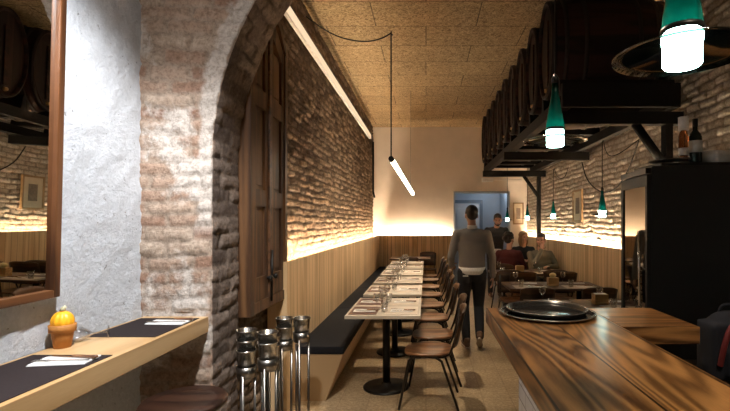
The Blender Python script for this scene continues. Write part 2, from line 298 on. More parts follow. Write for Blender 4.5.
# ------------------------------------------------------------------ mesh helpers
class MB:
    def __init__(s): s.bm = bmesh.new()
    def _new(s, f0, mi): 
        for f in list(s.bm.faces)[f0:]: f.material_index = mi
    def box(s, x0, x1, y0, y1, z0, z1, mi=0, bev=0, rot=None, mat=None):
        old = set(s.bm.verts)
        r = bmesh.ops.create_cube(s.bm, size=1)
        sx, sy, sz = x1-x0, y1-y0, z1-z0
        for v in r['verts']: v.co = Vector((v.co.x*sx, v.co.y*sy, v.co.z*sz))
        if bev:
            es = list({e for v in r['verts'] for e in v.link_edges})
            rr = bmesh.ops.bevel(s.bm, geom=es, offset=bev, segments=2, profile=.7, affect='EDGES')
        vs = [v for v in s.bm.verts if v not in old]
        T = Matrix.Translation(((x0+x1)/2, (y0+y1)/2, (z0+z1)/2))
        if rot is not None: T = T @ rot
        if mat is not None: T = mat @ T
        for v in vs: v.co = T @ v.co
        for f in {f for v in vs for f in v.link_faces}: f.material_index = mi
        return s
    def rings(s, rs, closed=True, cap=True, mi=0):
        vv = [[s.bm.verts.new(p) for p in r] for r in rs]
        n = len(vv[0])
        for a, b in zip(vv, vv[1:]):
            for i in range(n if closed else n-1):
                j = (i+1) % n
                f = s.bm.faces.new((a[i], a[j], b[j], b[i])); f.material_index = mi; f.smooth = True
        if cap and closed:
            for r in (vv[0][::-1], vv[-1]):
                try: f = s.bm.faces.new(r); f.material_index = mi
                except Exception: pass
        return s
    def lathe(s, prof, c=(0, 0, 0), n=24, mi=0, M4=None, sy=1, cap=False):
        rs = []
        for r, z in prof:
            ring = []
            for i in range(n):
                a = 2*math.pi*i/n; p = Vector((r*math.cos(a), r*sy*math.sin(a), z))
                if M4 is not None: p = M4 @ p
                ring.append(p+Vector(c))
            rs.append(ring)
        return s.rings(rs, cap=cap or (prof[0][0] > .0005 and prof[-1][0] > .0005 and cap), mi=mi)
    def tube(s, pts, r, n=8, mi=0):
        pts = [Vector(p) for p in pts]; rs = []; prev = None
        rr = r if isinstance(r, (list, tuple)) else [r]*len(pts)
        for i, p in enumerate(pts):
            if i == 0: d = pts[1]-p
            elif i == len(pts)-1: d = p-pts[i-1]
            else: d = (pts[i+1]-p).normalized()+(p-pts[i-1]).normalized()
            d.normalize()
            if prev is None:
                u = d.orthogonal().normalized()
            else:
                u = prev-d*prev.dot(d); u = u.normalized() if u.length > 1e-6 else d.orthogonal().normalized()
            prev = u; v = d.cross(u)
            rs.append([p+(u*math.cos(2*math.pi*k/n)+v*math.sin(2*math.pi*k/n))*rr[i] for k in range(n)])
        return s.rings(rs, mi=mi)
    def ell(s, c, r, rot=None, seg=16, ring=10, mi=0):
        res = bmesh.ops.create_uvsphere(s.bm, u_segments=seg, v_segments=ring, radius=1)
        R = (rot or Matrix.Identity(4))
        for v in res['verts']:
            v.co = R @ Vector((v.co.x*r[0], v.co.y*r[1], v.co.z*r[2])) + Vector(c)
            for f in v.link_faces: f.material_index = mi; f.smooth = True
        return s
    def capsule(s, a, b, ra, rb, n=12):
        a, b = Vector(a), Vector(b); d = b-a; L = d.length
        if L < 1e-5: return s.ell(a, (ra,)*3)
        q = d.to_track_quat('Z', 'Y').to_matrix().to_4x4(); prof = []
        for k in range(5): t = math.pi/2*(1-k/5); prof.append((max(.0006, ra*math.cos(t)), -ra*math.sin(t)))
        prof.append((ra, 0)); prof.append((rb, L))
        for k in range(1, 6): t = math.pi/2*k/5; prof.append((max(.0006, rb*math.cos(t)), L+rb*math.sin(t)))
        return s.lathe(prof, c=a, n=n, M4=q, cap=True)
    def prism(s, poly, axis, d0, d1, mi=0):
        """poly in the two other axes; extruded along axis"""
        def P(u, v, d):
            return {'X': (d, u, v), 'Y': (u, d, v), 'Z': (u, v, d)}[axis]
        a = [s.bm.verts.new(P(u, v, d0)) for u, v in poly]; b = [s.bm.verts.new(P(u, v, d1)) for u, v in poly]
        n = len(poly)
        for i in range(n):
            j = (i+1) % n; f = s.bm.faces.new((a[i], a[j], b[j], b[i])); f.material_index = mi
        f = s.bm.faces.new(a[::-1]); f.material_index = mi; f = s.bm.faces.new(b); f.material_index = mi
        return s
    def build(s, name, mats, parent=None, smooth=None, loc=None):
        bmesh.ops.recalc_face_normals(s.bm, faces=s.bm.faces[:])
        me = bpy.data.meshes.new(name); s.bm.to_mesh(me); s.bm.free()
        for m in (mats if isinstance(mats, (list, tuple)) else [mats]): me.materials.append(m)
        if smooth is not None:
            for p in me.polygons: p.use_smooth = smooth
        o = bpy.data.objects.new(name, me); C.objects.link(o)
        if parent is not None: o.parent = parent
        if loc is not None: o.location = loc
        return o
def chaikin(p, it=3):
    p = [Vector(q) for q in p]
    for _ in range(it): p = [p[0]]+[x for a, b in zip(p, p[1:]) for x in (a.lerp(b, .25), a.lerp(b, .75))]+[p[-1]]
    return p
def tag(o, label=None, cat=None, group=None, kind=None):
    if label: o['label'] = label
    if cat: o['category'] = cat
    if group: o['group'] = group
    if kind: o['kind'] = kind
    return o
def empty(name, loc, label, cat, group=None, rz=0):
    o = bpy.data.objects.new(name, None); C.objects.link(o); o.location = loc; o.rotation_euler = (0, 0, rz); o.empty_display_size = .1
    return tag(o, label, cat, group)
def struct(o): o['kind'] = 'structure'; return o
def kids(o): return [c for c in C.objects if c.parent == o]
def dup(o, loc, label, group=None, rz=None):
    def rec(a, par):
        c = a.copy(); C.objects.link(c); c.parent = par
        for ch in kids(a): rec(ch, c)
        return c
    c = rec(o, None); c.location = loc
    if rz is not None: c.rotation_euler = (0, 0, rz)
    c['label'] = label
    if group: c['group'] = group
    return c

def smooth01(a, b, x):
    t = max(0, min(1, (x-a)/(b-a))); return t*t*(3-2*t)
def course(u, v, rh=.066, bw=.29, amp=1.0, seed=0):
    """relief of a rough brick course: returns height, mortar mask, brick random"""
    u2 = u+.018*noise.noise((u*1.7, v*1.7, seed)); v2 = v+.016*noise.noise((u*1.1, v*1.3, seed+5))+.005*noise.noise((u*7, v*7, seed))
    row = math.floor(v2/rh); uu = u2+(row % 2)*bw*.5+.05*noise.noise((row*3.7, seed, 1.3)); col = math.floor(uu/bw)
    fu = (uu/bw-col)*bw; fv = (v2/rh-row)*rh
    d = min(fu*.7, (bw-fu)*.7, fv, rh-fv); m = smooth01(.002, .016, d)
    rnd = (math.sin(row*127.1+col*311.7+seed)*43758.5453) % 1
    h = amp*(m*(.006+.017*rnd)+.008*noise.noise((u*22, v*22, seed))+.008*noise.noise((u*6, v*6, seed+2)))
    return h, m, rnd
def plaster(u, v, seed=3):
    h = .008*noise.noise((u*3, v*3, seed))+.007*noise.noise((u*13, v*13, seed))+.007*abs(noise.noise((u*30, v*30, seed)))
    return h, 1, .5
def relief(name, P, nu, nv, fn, mats, mid=None, edge=None):
    """P(i/nu, j/nv) -> (point, normal, texture u, texture v, amplitude); real relief with the course pattern"""
    bm = bmesh.new(); lm = bm.verts.layers.float.new('mort'); lr = bm.verts.layers.float.new('rnd'); le = bm.verts.layers.float.new('edge'); g = []
    for j in range(nv+1):
        row = []
        for i in range(nu+1):
            p, n, u, v, a = P(i/nu, j/nv); h, m, r = fn(u, v)
            vt = bm.verts.new(Vector(p)+Vector(n)*h*a); vt[lm] = m; vt[lr] = r; vt[le] = edge(i/nu, j/nv, p) if edge else 0; row.append(vt)
        g.append(row)
    for j in range(nv):
        for i in range(nu):
            f = bm.faces.new((g[j][i], g[j][i+1], g[j+1][i+1], g[j+1][i])); f.smooth = True
            if mid: f.material_index = mid((i+.5)/nu, (j+.5)/nv)
    me = bpy.data.meshes.new(name); bm.to_mesh(me); bm.free()
    for m in mats: me.materials.append(m)
    o = bpy.data.objects.new(name, me); C.objects.link(o); return o

# ------------------------------------------------------------------ the room
ZC = 3.91; YB = 11.15; XL = -1.32; XR = 2.5; YF = -2.2
struct(MB().box(-1.9, 2.7, YF-.1, YB+1.7, -.1, 0).build('floor', M['floor']))
struct(MB().box(-1.9, 2.7, YF-.1, YB+1.7, ZC, ZC+.1).build('ceiling', M['ceiling']))
# left wall of the front room: rough white plaster
def Pw(i, j):
    y = .3+(2.62-.3)*i; z = ZC*j; return (-1.645, y, z), (1, 0, 0), y, z, 1
struct(relief('wall_plaster', Pw, 130, 210, plaster, [M['plaster_rough']]))
struct(MB().box(-1.80, -1.66, YF, 2.6, 0, ZC).build('wall_left', M['plaster_white']))
# rough brick wall of the dining room, left
def Pl(i, j):
    y = 2.98+(YB-2.98)*i; z = ZC*j; return (XL-.006, y, z), (1, 0, 0), y, z, 1
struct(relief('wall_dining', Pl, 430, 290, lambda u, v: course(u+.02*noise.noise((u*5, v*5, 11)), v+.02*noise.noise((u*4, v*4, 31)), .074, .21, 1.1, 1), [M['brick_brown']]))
struct(MB().box(-1.55, -1.36, 3.0, YB+.1, 0, ZC).build('wall_outer', M['dark_wall']))
# painted brick wall, right
def Pr(i, j):
    y = 2.5+(YB-2.5)*i; z = ZC*j; return (XR+.01, y, z), (-1, 0, 0), y, z, 1
struct(relief('wall_right', Pr, 450, 290, lambda u, v: course(u+.02*noise.noise((u*5, v*5, 11)), v+.02*noise.noise((u*4, v*4, 31)), .074, .21, 1.1, 9), [M['brick_cream']]))
struct(MB().box(XR, XR+.03, YF, 2.52, 0, ZC).build('wall_bar', M['wall_cream']))
struct(MB().box(XR+.03, XR+.2, YF-.1, YB+1.6, 0, ZC).build('wall_party', M['dark_wall']))
struct(MB().box(-1.9, 2.7, YF-.1, YF, 0, ZC).build('wall_front', M['wall_cream']))
# back wall with the doorway
b = MB(); D0, D1, DT = .72, 2.04, 2.28
b.box(-1.5, D0, YB, YB+.15, 0, ZC).box(D1, 2.6, YB, YB+.15, 0, ZC).box(D0, D1, YB, YB+.15, DT, ZC)
struct(b.build('wall_back', M['wall_cream']))
b = MB(); b.box(.3, D0-.02, YB+.15, YB+1.5, 0, 2.7).box(D1+.02, 2.5, YB+.15, YB+1.5, 0, 2.7).box(.3, 2.5, YB+1.4, YB+1.5, 0, 2.7).box(.3, 2.5, YB+.15, YB+1.5, 2.6, 2.7)
struct(b.build('wall_passage', M['door_blue']))
lamp('passage_fill', 'POINT', (1.75, YB+.38, 2.45), 9, (.80, .90, 1.0), shadow_soft_size=.06)  # unseen source added to light the passage
b = MB(); b.box(-.33, .33, -.02, .02, 0, 2.05)
for z0, z1 in ((.15, .95), (1.08, 1.92)):
    for x0, x1 in ((-.27, -.03), (.03, .27)): b.box(x0, x1, -.035, -.02, z0, z1, bev=.006)
d1 = struct(b.build('door_1', M['door_pale'], loc=(1.10, YB+.95, 0)))
b = MB().box(-.42, -.35, -.05, .05, 0, 2.15).box(.35, .42, -.05, .05, 0, 2.15).box(-.35, .35, -.05, .05, 2.07, 2.15)
struct(b.build('trim_passage_door', M['door_trim'], loc=(1.10, YB+.95, 0)))
MB().tube([(.27, -.03, 1.02), (.27, -.09, 1.02), (.18, -.09, 1.02)], .01).build('door_handle', M['steel'], d1)
b = MB(); b.box(-.04, 0, -.03, .16, 0, DT+.04, 0).box(D1-D0, D1-D0+.04, -.03, .16, 0, DT+.04).box(0, D1-D0, -.03, .16, DT, DT+.04)
struct(b.build('trim_doorway', M['door_blue'], loc=(D0, YB, 0)))

# brick arch between the front room and the dining room
AX, AZ, AR, AY0, AY1 = .66, 1.9, 1.9, 2.6, 2.96
def arch_edge(t):
    Ls = AZ; La = math.pi*AR; L = 2*Ls+La; s = t*L
    if s < Ls: return (AX-AR, s), (-1, 0), s
    if s > Ls+La: return (AX+AR, L-s), (1, 0), s
    a = math.pi-(s-Ls)/AR; return (AX+AR*math.cos(a), AZ+AR*math.sin(a)), (math.cos(a), math.sin(a)), s
def Pa(i, j):
    (x, z), (nx, nz), s = arch_edge(i)
    if j <= .45 or j >= .8:           # front face, from the outer edge in to the arris; back face, out again
        back = j >= .8; k = ((j-.8)/.2 if back else 1-j/.45)**1.3
        tx = (abs((-1.75 if nx < 0 else 2.7)-x)/max(abs(nx), 1e-6)); tz = (ZC-z)/max(nz, 1e-6) if nz > 1e-6 else 1e9
        T = min(tx, tz); px, pz = x+nx*T*k, z+nz*T*k
        return (px, AY1 if back else AY0, pz), (0, 1 if back else -1, 0), px, pz, 1
    k = (j-.45)/.35; y = AY0+(AY1-AY0)*k
    e = smooth01(0, .08, k)
    r = .75+.5*max(0, noise.noise((s*2.2, y*3, 4)))
    return (x, y, z), (-nx*(.35+.65*e), -1.0*(1-e), -nz*(.35+.65*e)), y, s*.86+2, r
def edgea(i, j, p):
    if j > .45: return 0
    d = math.hypot(p[0]-AX, p[2]-AZ)-AR if p[2] > AZ else -(p[0]-(AX-AR))
    wd = .10+.07*noise.noise((p[0]*4, p[2]*4, 6))+.03*noise.noise((p[0]*15, p[2]*15, 6))
    return smooth01(.0, .03, wd-d)*smooth01(1.45, 1.6, p[2])
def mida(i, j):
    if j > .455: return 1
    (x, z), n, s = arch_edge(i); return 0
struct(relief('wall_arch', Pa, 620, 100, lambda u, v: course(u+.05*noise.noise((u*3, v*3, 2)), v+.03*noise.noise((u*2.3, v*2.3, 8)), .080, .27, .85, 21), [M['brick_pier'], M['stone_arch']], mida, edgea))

# ------------------------------------------------------------------ wainscot, LED strips, banquette
WX, WZ = -1.14, 1.232
def wains(name, bx, mat, label):
    b = MB()
    for q in bx: b.box(*q)
    o = b.build(name, mat); struct(o); return o
b = MB().box(WX-.02, WX, 3.69, YB, 0, WZ).box(XL+.02, WX-.02, 3.69, 3.712, 0, WZ).box(XL+.01, WX-.02, 3.712, YB, 1.02, 1.04)
struct(b.build('trim_wainscot_left', M['pine_panel_y']))
b = MB().box(2.38, 2.40, 3.6, YB, 0, WZ).box(2.40, XR, 3.6, YB, 1.02, 1.04).box(2.40, XR-.02, 3.6, 3.62, 0, WZ)
struct(b.build('trim_wainscot_right', M['pine_panel_y']))
b = MB().box(WX, D0-.06, YB-.13, YB-.11, 0, WZ).box(WX, D0-.06, YB-.11, YB, 1.02, 1.04).box(D0-.08, D0-.06, YB-.11, YB, 0, WZ)
struct(b.build('trim_wainscot_back', M['pine_panel_x']))
def led(x0, x1, y0, y1, label):
    o = MB().box(x0, x1, y0, y1, 1.165, 1.185).build('led_strip', M['led_warm'])
    return tag(o, label, 'light')
led(-1.178, -1.168, 3.75, YB-.15, 'warm light strip behind the left pine wainscot under the brown brick wall')
led(2.41, 2.42, 3.65, YB-.15, 'warm light strip behind the right pine wainscot under the white painted bricks')
led(WX+.03, D0-.12, YB-.102, YB-.092, 'warm light strip behind the back wall wainscot, left of the doorway')

bq = empty('banquette', (-.93, 3.92, 0), 'long pale pine banquette with black seat along the left wall', 'bench')
L = YB-.14-3.92
MB().prism([(-.208, 0), (.055, 0), (.205, .405), (-.208, .405)], 'Y', .0, L).build('bench_base', M['pine_panel_y'], bq)
sc = MB()
for k in range(4): sc.box(-.205, .215, -.01+L*k/4+.004, L*(k+1)/4-.004, .406, .475, bev=.02)
sc.build('seat_cushion', M['cushion'], bq)

# ------------------------------------------------------------------ shutters in the left wall
sh = empty('window_shutters', (-1.17, 3.37, .95), 'tall arched dark wooden shutters on the left brick wall behind the steel buckets', 'shutters')
def leaf(y0, y1, zt0, zt1, name='shutter_leaf'):
    zb = .06; b = MB(); t = .05; st = .055
    # stiles, rails and recessed panels; top follows the arch
    b.box(-t, 0, y0, y0+st, zb, zt0); b.box(-t, 0, y1-st, y1, zb, zt1)
    for z0, z1 in ((zb, .22), (.72, .84), (1.42, 1.55)): b.box(-t, 0, y0+st, y1-st, z0, z1)
    b.prism([(y0, zt0-.12), (y1, zt1-.12), (y1, zt1), ((y0+y1)/2, (zt0+zt1)/2+.02), (y0, zt0)], 'X', -t, .002)
    for z0, z1 in ((.22, .72), (.84, 1.42), (1.55, min(zt0, zt1)-.06)): b.box(-t+.008, -.02, y0+st, y1-st, z0, z1); b.box(-t+.008, -.012, y0+st+.03, y1-st-.03, z0+.03, z1-.03, bev=.006)
    return b.build(name, M['shutter_wood'], sh)
a = leaf(-.33, -.035, 2.22, 2.19); c_ = leaf(.02, .33, 2.17, 1.98)
MB().box(-.045, .012, -.035, .02, .05, 2.2, bev=.006).build('center_bar', M['dark_wood'], sh)
b = MB().box(-.15, .012, -.40, -.335, -.02, 2.24).box(-.15, .008, -.335, .335, -.02, .055).box(-.15, .012, .335, .39, -.02, 1.98)
pts = [(-.40, 2.24), (-.2, 2.26), (0, 2.22), (.2, 2.13), (.33, 2.0), (.39, 1.95)]
b.prism(pts+[(y, z+.07) for y, z in pts[::-1]], 'X', -.15, .015)
b.build('shutter_frame', M['shutter_wood'], sh)
for yy in (-.06, .05):
    MB().lathe([(.001, .03), (.018, .028), (.022, .015), (.012, 0), (.012, -.01)], M4=Matrix.Rotation(math.pi/2, 4, 'Y'), n=12).build('latch_knob', M['black_metal'], sh, loc=(.012, yy, .20))
MB().tube([(.014, 0.0, .02), (.02, 0.0, .4)], .008).build('bolt_rod', M['black_metal'], sh)

# conduit at the far end of the left wall, light profile high on the wall
tag(MB().tube([(-1.28, 10.9, 3.5), (-1.28, 10.9, 2.3), (-1.24, 10.85, 2.15)], .022).build('conduit', M['black_metal']), 'black cable conduit running down the far end of the left brick wall', 'conduit')
fx = empty('linear_wall_light', (-1.23, 3.3, 3.46), 'long pale linear light fixture high along the left brick wall', 'light')
MB().box(-.045, .0, 0, 6.75, -.045, .045, bev=.004).build('housing', M['label_white'], fx)
MB().box(.001, .006, .01, 6.74, -.045, .045).build('diffuser', M['fixture_glow'], fx)
for k in range(5): MB().box(-.12, -.04, .4+k*1.5, .44+k*1.5, -.02, .02).build('wall_bracket', M['black_metal'], fx)

# pendant tube with its cable draped over a ceiling hook
tb = empty('tube_light', (-.43, 5.55, 2.34), 'glowing tube light hanging from a black cable over the left tables', 'light')
e = Vector((.185, 2.95, -.25)); d = e.normalized()
MB().tube([d*.06, e-d*.06], .03, n=14).build('tube', M['tube_glow'], tb)
for p_, q_ in ((d*-.01, d*.062), (e-d*.062, e+d*.01)): MB().tube([p_, q_], .034, n=14).build('end_cap', M['black_metal'], tb)
b = MB(); b.tube([(0, 0, .02), (0, 0, ZC-2.34-.03)], .009, n=6)
b.tube(chaikin([(0, 0, ZC-2.36), (-.09, -.05, 1.47), (-.25, -.2, 1.36), (-.46, -.35, 1.32), (-.66, -.5, 1.34), (-.88, -.65, 1.46)]), .008, n=6)
b.build('cable', M['black_metal'], tb)
MB().tube([e*.84+Vector((0, 0, .02)), (e*.84).xy.to_3d()+Vector((0, 0, ZC-2.35))], .003, n=5).build('hanging_wire', M['steel_dark'], tb)
MB().tube([(0, 0, ZC-2.34), (0, 0, ZC-2.37), (.02, 0, ZC-2.385)], .008, n=6).build('ceiling_hook', M['black_metal'], tb)

# emergency light, framed picture, sign on the back wall
em = empty('emergency_light', (1.52, YB-.005, 2.60), 'small white emergency light box on the back wall above the doorway', 'emergency light')
MB().box(-.14, .14, -.07, 0, -.05, .05, bev=.012).build('housing', M['white_tile'], em)
MB().box(-.11, .11, -.078, -.068, -.03, .025).build('lens', M['label_white'], em)
MB().tube([(.14, -.02, .0), (.85, -.02, .0)], .008, n=6).build('conduit', M['white_tile'], em)
def picture(loc, w, h, face, label, group=None, d=.03):
    p = empty('framed_picture', loc, label, 'picture', group)
    f = .03; b = MB()
    for q in ((-w/2, -w/2+f, 0, h), (w/2-f, w/2, 0, h), (-w/2+f, w/2-f, 0, f), (-w/2+f, w/2-f, h-f, h)):
        b.box(q[0], q[1], -d, 0, q[2], q[3])
    o = b.build('frame', M['picture_frame'], p)
    MB().box(-w/2+f, w/2-f, -d*.5, -.002, f, h-f).build('print', M['art_paper'], p)
    MB().box(-w*.2, w*.2, -d*.5-.003, -d*.5, h*.25, h*.75).box(-w*.08, w*.08, -d*.5-.005, -d*.5-.002, h*.35, h*.7, 0).build('drawing', M['art_ink'], p)
    p.rotation_euler = (0, 0, face); return p
picture((2.46, 7.26, 1.56), .44, .52, -math.pi/2, 'framed portrait print on the white brick wall behind the hanging pendants')
picture((2.28, YB-.02, 1.50), .26, .54, 0, 'narrow dark framed picture on the back wall right of the doorway')

# ------------------------------------------------------------------ mirror on the plaster wall
MROT = 2.3
MIR = dict(x=-1.605, y=1.955, z=1.236)
mr = empty('wall_mirror', (MIR['x'], MIR['y'], MIR['z']), 'large dark wood framed mirror hung on the rough white wall above the ledge', 'mirror')
W_, H_ = 1.9, 2.2; f = .034
MB().box(-.016, .016, -f, 0, 0, H_, bev=.006).build('frame_stile', M['mirror_wood'], mr)
MB().box(-.016, .016, -W_, -W_+f, 0, H_, bev=.006).build('frame_stile', M['mirror_wood'], mr)
MB().box(-.016, .016, -W_+f, -f, 0, f, bev=.006).build('frame_rail', M['mirror_wood_y'], mr)
MB().box(-.016, .016, -W_+f, -f, H_-f, H_, bev=.006).build('frame_rail', M['mirror_wood_y'], mr)
MB().box(-.012, -.004, -W_+f, -f, f, H_-f).build('mirror_glass', M['mirror'], mr)
MB().box(-.02, -.013, -W_+.02, -.02, .02, H_-.02).build('backing', M['dark_wood'], mr)
mr.rotation_euler = (0, math.radians(1.3), math.radians(MROT))

# ------------------------------------------------------------------ ledge and what lies on it
LZ = 1.017
lg = empty('wall_ledge', (-1.25, 2.59, LZ), 'pale pine counter ledge along the white wall, ending at the brick pier', 'ledge')
MB().box(-.375, 0, -2.3, 0, -.088, 0, bev=.003).build('ledge_top', M['pine_y'], lg)
def placemat(x0, x1, y0, y1, z, mat, label, group=None, name='placemat'):
    o = MB().box(-(x1-x0)/2, (x1-x0)/2, -(y1-y0)/2, (y1-y0)/2, 0, .003).build(name, mat, loc=((x0+x1)/2, (y0+y1)/2, z))
    return tag(o, label, name, group)
placemat(-1.60, -1.275, 2.12, 2.53, LZ, M['mat_dark'], 'dark placemat on the ledge beside the brick pier')
placemat(-1.60, -1.275, 1.32, 1.83, LZ, M['mat_dark'], 'dark placemat on the ledge in front of the potted pumpkin')
def knife(wooden=True, L=.21):
    b = MB(); b.prism([(-L*.5, -.006), (L*.02, -.009), (L*.02, .006), (-L*.42, .008)], 'Z', .002, .0045)
    k = b.build('table_knife', M['steel'])
    hb = MB(); hb.rings([[(x, r*math.cos(a), .008+.7*r*math.sin(a)) for a in [math.pi*2*i/8 for i in range(8)]] for x, r in ((L*.0, .006), (L*.08, .008), (L*.3, .0075), (L*.46, .0095), (L*.5, .005))])
    hb.build('handle', M['knife_wood'] if wooden else M['steel'], k); return k
def fork(L=.2):
    b = MB(); b.prism([(-L*.18, -.003), (L*.5, -.006), (L*.5, .006), (-L*.18, .003)], 'Z', .003, .0055)
    b.prism([(-L*.32, -.011), (-L*.24, -.011), (-L*.18, -.003), (-L*.18, .003), (-L*.24, .011), (-L*.32, .011)], 'Z', .003, .0055)
    for k in range(4): y = -.0096+k*.0064; b.box(-L*.5, -L*.32, y-.0015, y+.0015, .003, .0055)
    return b.build('fork', M['steel'])
def napkin(w=.2, d=.11, z=0):
    b = MB(); b.box(-w/2, w/2, -d/2, d/2, 0, .003, bev=.001); b.box(-w/2+.003, w/2, -d/2+.003, d/2-.002, .003, .006, bev=.001)
    return b.build('napkin', M['napkin'])
KN0, FK0, NP0 = knife(), fork(), napkin()
_first = {}
def place(o, loc, label, rz=0, group=None, cat=None):
    if o.name not in _first:
        _first[o.name] = 1; o.location = loc; o.rotation_euler = (0, 0, rz); o['label'] = label
        if cat: o['category'] = cat
        if group: o['group'] = group
        return o
    c = dup(o, loc, label, group, rz)
    return c
for o, c in ((KN0, 'knife'), (FK0, 'fork'), (NP0, 'napkin')): o['category'] = c
# near setting
place(NP0, (-1.40, 1.745, LZ+.003), 'white paper napkin on the near dark placemat of the ledge', math.radians(8))
place(KN0, (-1.39, 1.772, LZ+.009), 'wooden handled knife on the napkin in front of the potted pumpkin', math.radians(-6))
place(FK0, (-1.40, 1.725, LZ+.009), 'steel fork on the napkin in front of the potted pumpkin', math.radians(6))
place(NP0, (-1.38, 2.42, LZ+.003), 'white paper napkin on the far placemat of the ledge by the brick pier', math.radians(-2))
place(KN0, (-1.37, 2.45, LZ+.009), 'wooden handled knife on the napkin beside the brick pier', math.radians(-3))
place(FK0, (-1.385, 2.395, LZ+.009), 'steel fork on the napkin beside the brick pier', math.radians(4))
pt = empty('terracotta_pot', (-1.575, 1.95, LZ), 'small terracotta pot on the pine ledge holding a yellow pumpkin', 'pot')
MB().lathe([(.001, 0), (.031, 0), (.040, .066), (.040, .068), (.048, .070), (.050, .100), (.045, .102), (.043, .092), (.038, .06), (.001, .055)], n=28).build('pot', M['terracotta'], pt)
pk = empty('pumpkin', (-1.575, 1.95, LZ+.112), 'small yellow ribbed pumpkin sitting in the terracotta pot', 'pumpkin')
rs = []
for j in range(17):
    ph = -math.pi/2+math.pi*j/16; ring = []
    for i in range(48):
        a = 2*math.pi*i/48; r = .042*math.cos(ph)*(1+.13*abs(math.sin(a*5))-.09)
        ring.append((max(.0005, r)*math.cos(a) if r > 0 else 0.0005*math.cos(a), (r if r > .0005 else .0005)*math.sin(a), .046*math.sin(ph)*(1-.12*math.cos(ph*2)*0)))
    rs.append(ring)
MB().rings(rs).build('pumpkin_body', M['pumpkin'], pk)
MB().tube([(0, 0, .045), (.002, .001, .056), (.010, .003, .064)], [.012, .009, .007], n=8).build('stem', M['stem_green'], pk)
def wine_glass(name='wine_glass', h=.15, r=.034):
    prof = [(.030, 0), (.030, .002), (.006, .005), (.004, .012), (.004, h*.42), (.012, h*.46), (r, h*.68), (r*.98, h*.8), (r*.85, h), (r*.82, h), (r*.94, h*.8), (r*.94, h*.68), (.008, h*.49), (.001, h*.48)]
    return MB().lathe([(.001, 0)]+prof, n=20).build(name, M['glass'])
def tumbler(h=.09, r=.034):
    return MB().lathe([(.001, 0), (r*.8, 0), (r, h), (r*.94, h), (r*.75, .008), (.001, .008)], n=18).build('tumbler', M['glass'])
WG0, TU0 = wine_glass(), tumbler(); WG0['category'] = 'glass'; TU0['category'] = 'glass'
g = place(WG0, (-1.48, 2.10, LZ+.032), 'clear glass lying on its side on the ledge against the plaster wall', math.radians(-80)); g.rotation_euler = (math.radians(90), 0, math.radians(-62))

# stools under the ledge
def stool(loc, label):
    s = empty('bar_stool', loc, label, 'stool')
    MB().lathe([(.001, .735), (.165, .735), (.178, .745), (.18, .76), (.172, .772), (.12, .768), (.001, .764)], n=36).build('seat', M['stool_wood'], s)
    for k in range(4):
        a = math.pi/4+k*math.pi/2; MB().tube([(.11*math.cos(a), .11*math.sin(a), .735), (.2*math.cos(a), .2*math.sin(a), 0)], .012).build('leg', M['black_metal'], s)
    MB().tube([(.165*math.cos(2*math.pi*k/20), .165*math.sin(2*math.pi*k/20), .25) for k in range(21)], .008).build('footrest', M['black_metal'], s)
    return s
stool((-1.075, 2.0, 0), 'round dark wood stool beneath the pine ledge, near the brick pier')

# ------------------------------------------------------------------ ice bucket stands
def bucket_stand(loc, h, n, label, r=.060):
    s = empty('bucket_stand', (loc[0], loc[1], 0), label, 'bucket stand', 'steel bucket stands below the shutters')
    hb = .15; zt = h
    # nested stack: rims show one over another, the lowest hangs in the stand's ring
    for k in range(n):
        z0 = zt-hb-k*.062; rr = r
        MB().lathe([(.001, z0), (rr*.72, z0), (rr*.78, z0+.01), (rr*.97, z0+hb-.006), (rr*1.06, z0+hb-.006), (rr*1.06, z0+hb+.002), (rr*.95, z0+hb), (rr*.70, z0+.012), (.001, z0+.012)], n=26).build('bucket', M['steel'], s)
    zr = zt-hb-(n-1)*.062
    MB().lathe([(rr*.83, zr-.02), (rr*.95, zr+.05), (rr*1.02, zr+.05), (rr*.9, zr-.02), (rr*.83, zr-.02)], n=26).build('holder_ring', M['steel_dark'], s)
    for k in range(3):
        a = k*2.094+.5; MB().tube([(rr*.86*math.cos(a), rr*.86*math.sin(a), zr), (rr*.8*math.cos(a), rr*.8*math.sin(a), .12), (rr*1.5*math.cos(a), rr*1.5*math.sin(a), 0.005)], .009).build('leg', M['steel_dark'], s)
    return s
bucket_stand((-1.118, 2.80), .890, 3, 'steel ice bucket stand closest to the brick pier')
bucket_stand((-.975, 2.77), .885, 2, 'steel ice bucket stand second from the brick pier, low in front')
bucket_stand((-1.045, 3.05), .79, 2, 'shortest steel ice bucket stand, sunk between its neighbours', .055)
bucket_stand((-1.035, 3.29), .86, 2, 'steel ice bucket stand with a dark bucket below the shutter gap')
bucket_stand((-.905, 3.27), .865, 1, 'steel ice bucket stand furthest right, before the bench end', .062)

# ------------------------------------------------------------------ left row of tables
def bistro_table(name='bistro_table', w=.655, d=.72, base=-.0, top=None):
    t = bpy.data.objects.new(name, None); C.objects.link(t); t['category'] = 'table'
    tb_ = MB().box(-w/2, w/2, -d/2, d/2, .722, .75, bev=.003).build('tabletop', top or M['table_top'], t)
    MB().tube([(0, base, .015), (0, base, .72)], .036, n=16).build('pole', M['black_metal'], t)
    MB().lathe([(.001, 0), (.218, 0), (.218, .012), (.20, .018), (.05, .028), (.045, .05), (.001, .05)], c=(0, base, 0), n=40).build('base', M['black_metal'], t)
    MB().box(-.2, .2, base-.03, base+.03, .705, .722).box(-.03, .03, base-.2, base+.2, .705, .722).build('top_bracket', M['black_metal'], t)
    return t
TX = -.375
rows = [(3.88, 4.80), (5.03, 5.77), (5.98, 6.68), (6.90, 7.62), (7.84, 8.50), (8.76, 9.36)]
ordn = ['nearest', 'second', 'third', 'fourth', 'fifth', 'sixth and farthest']
spare = {}
T72 = None
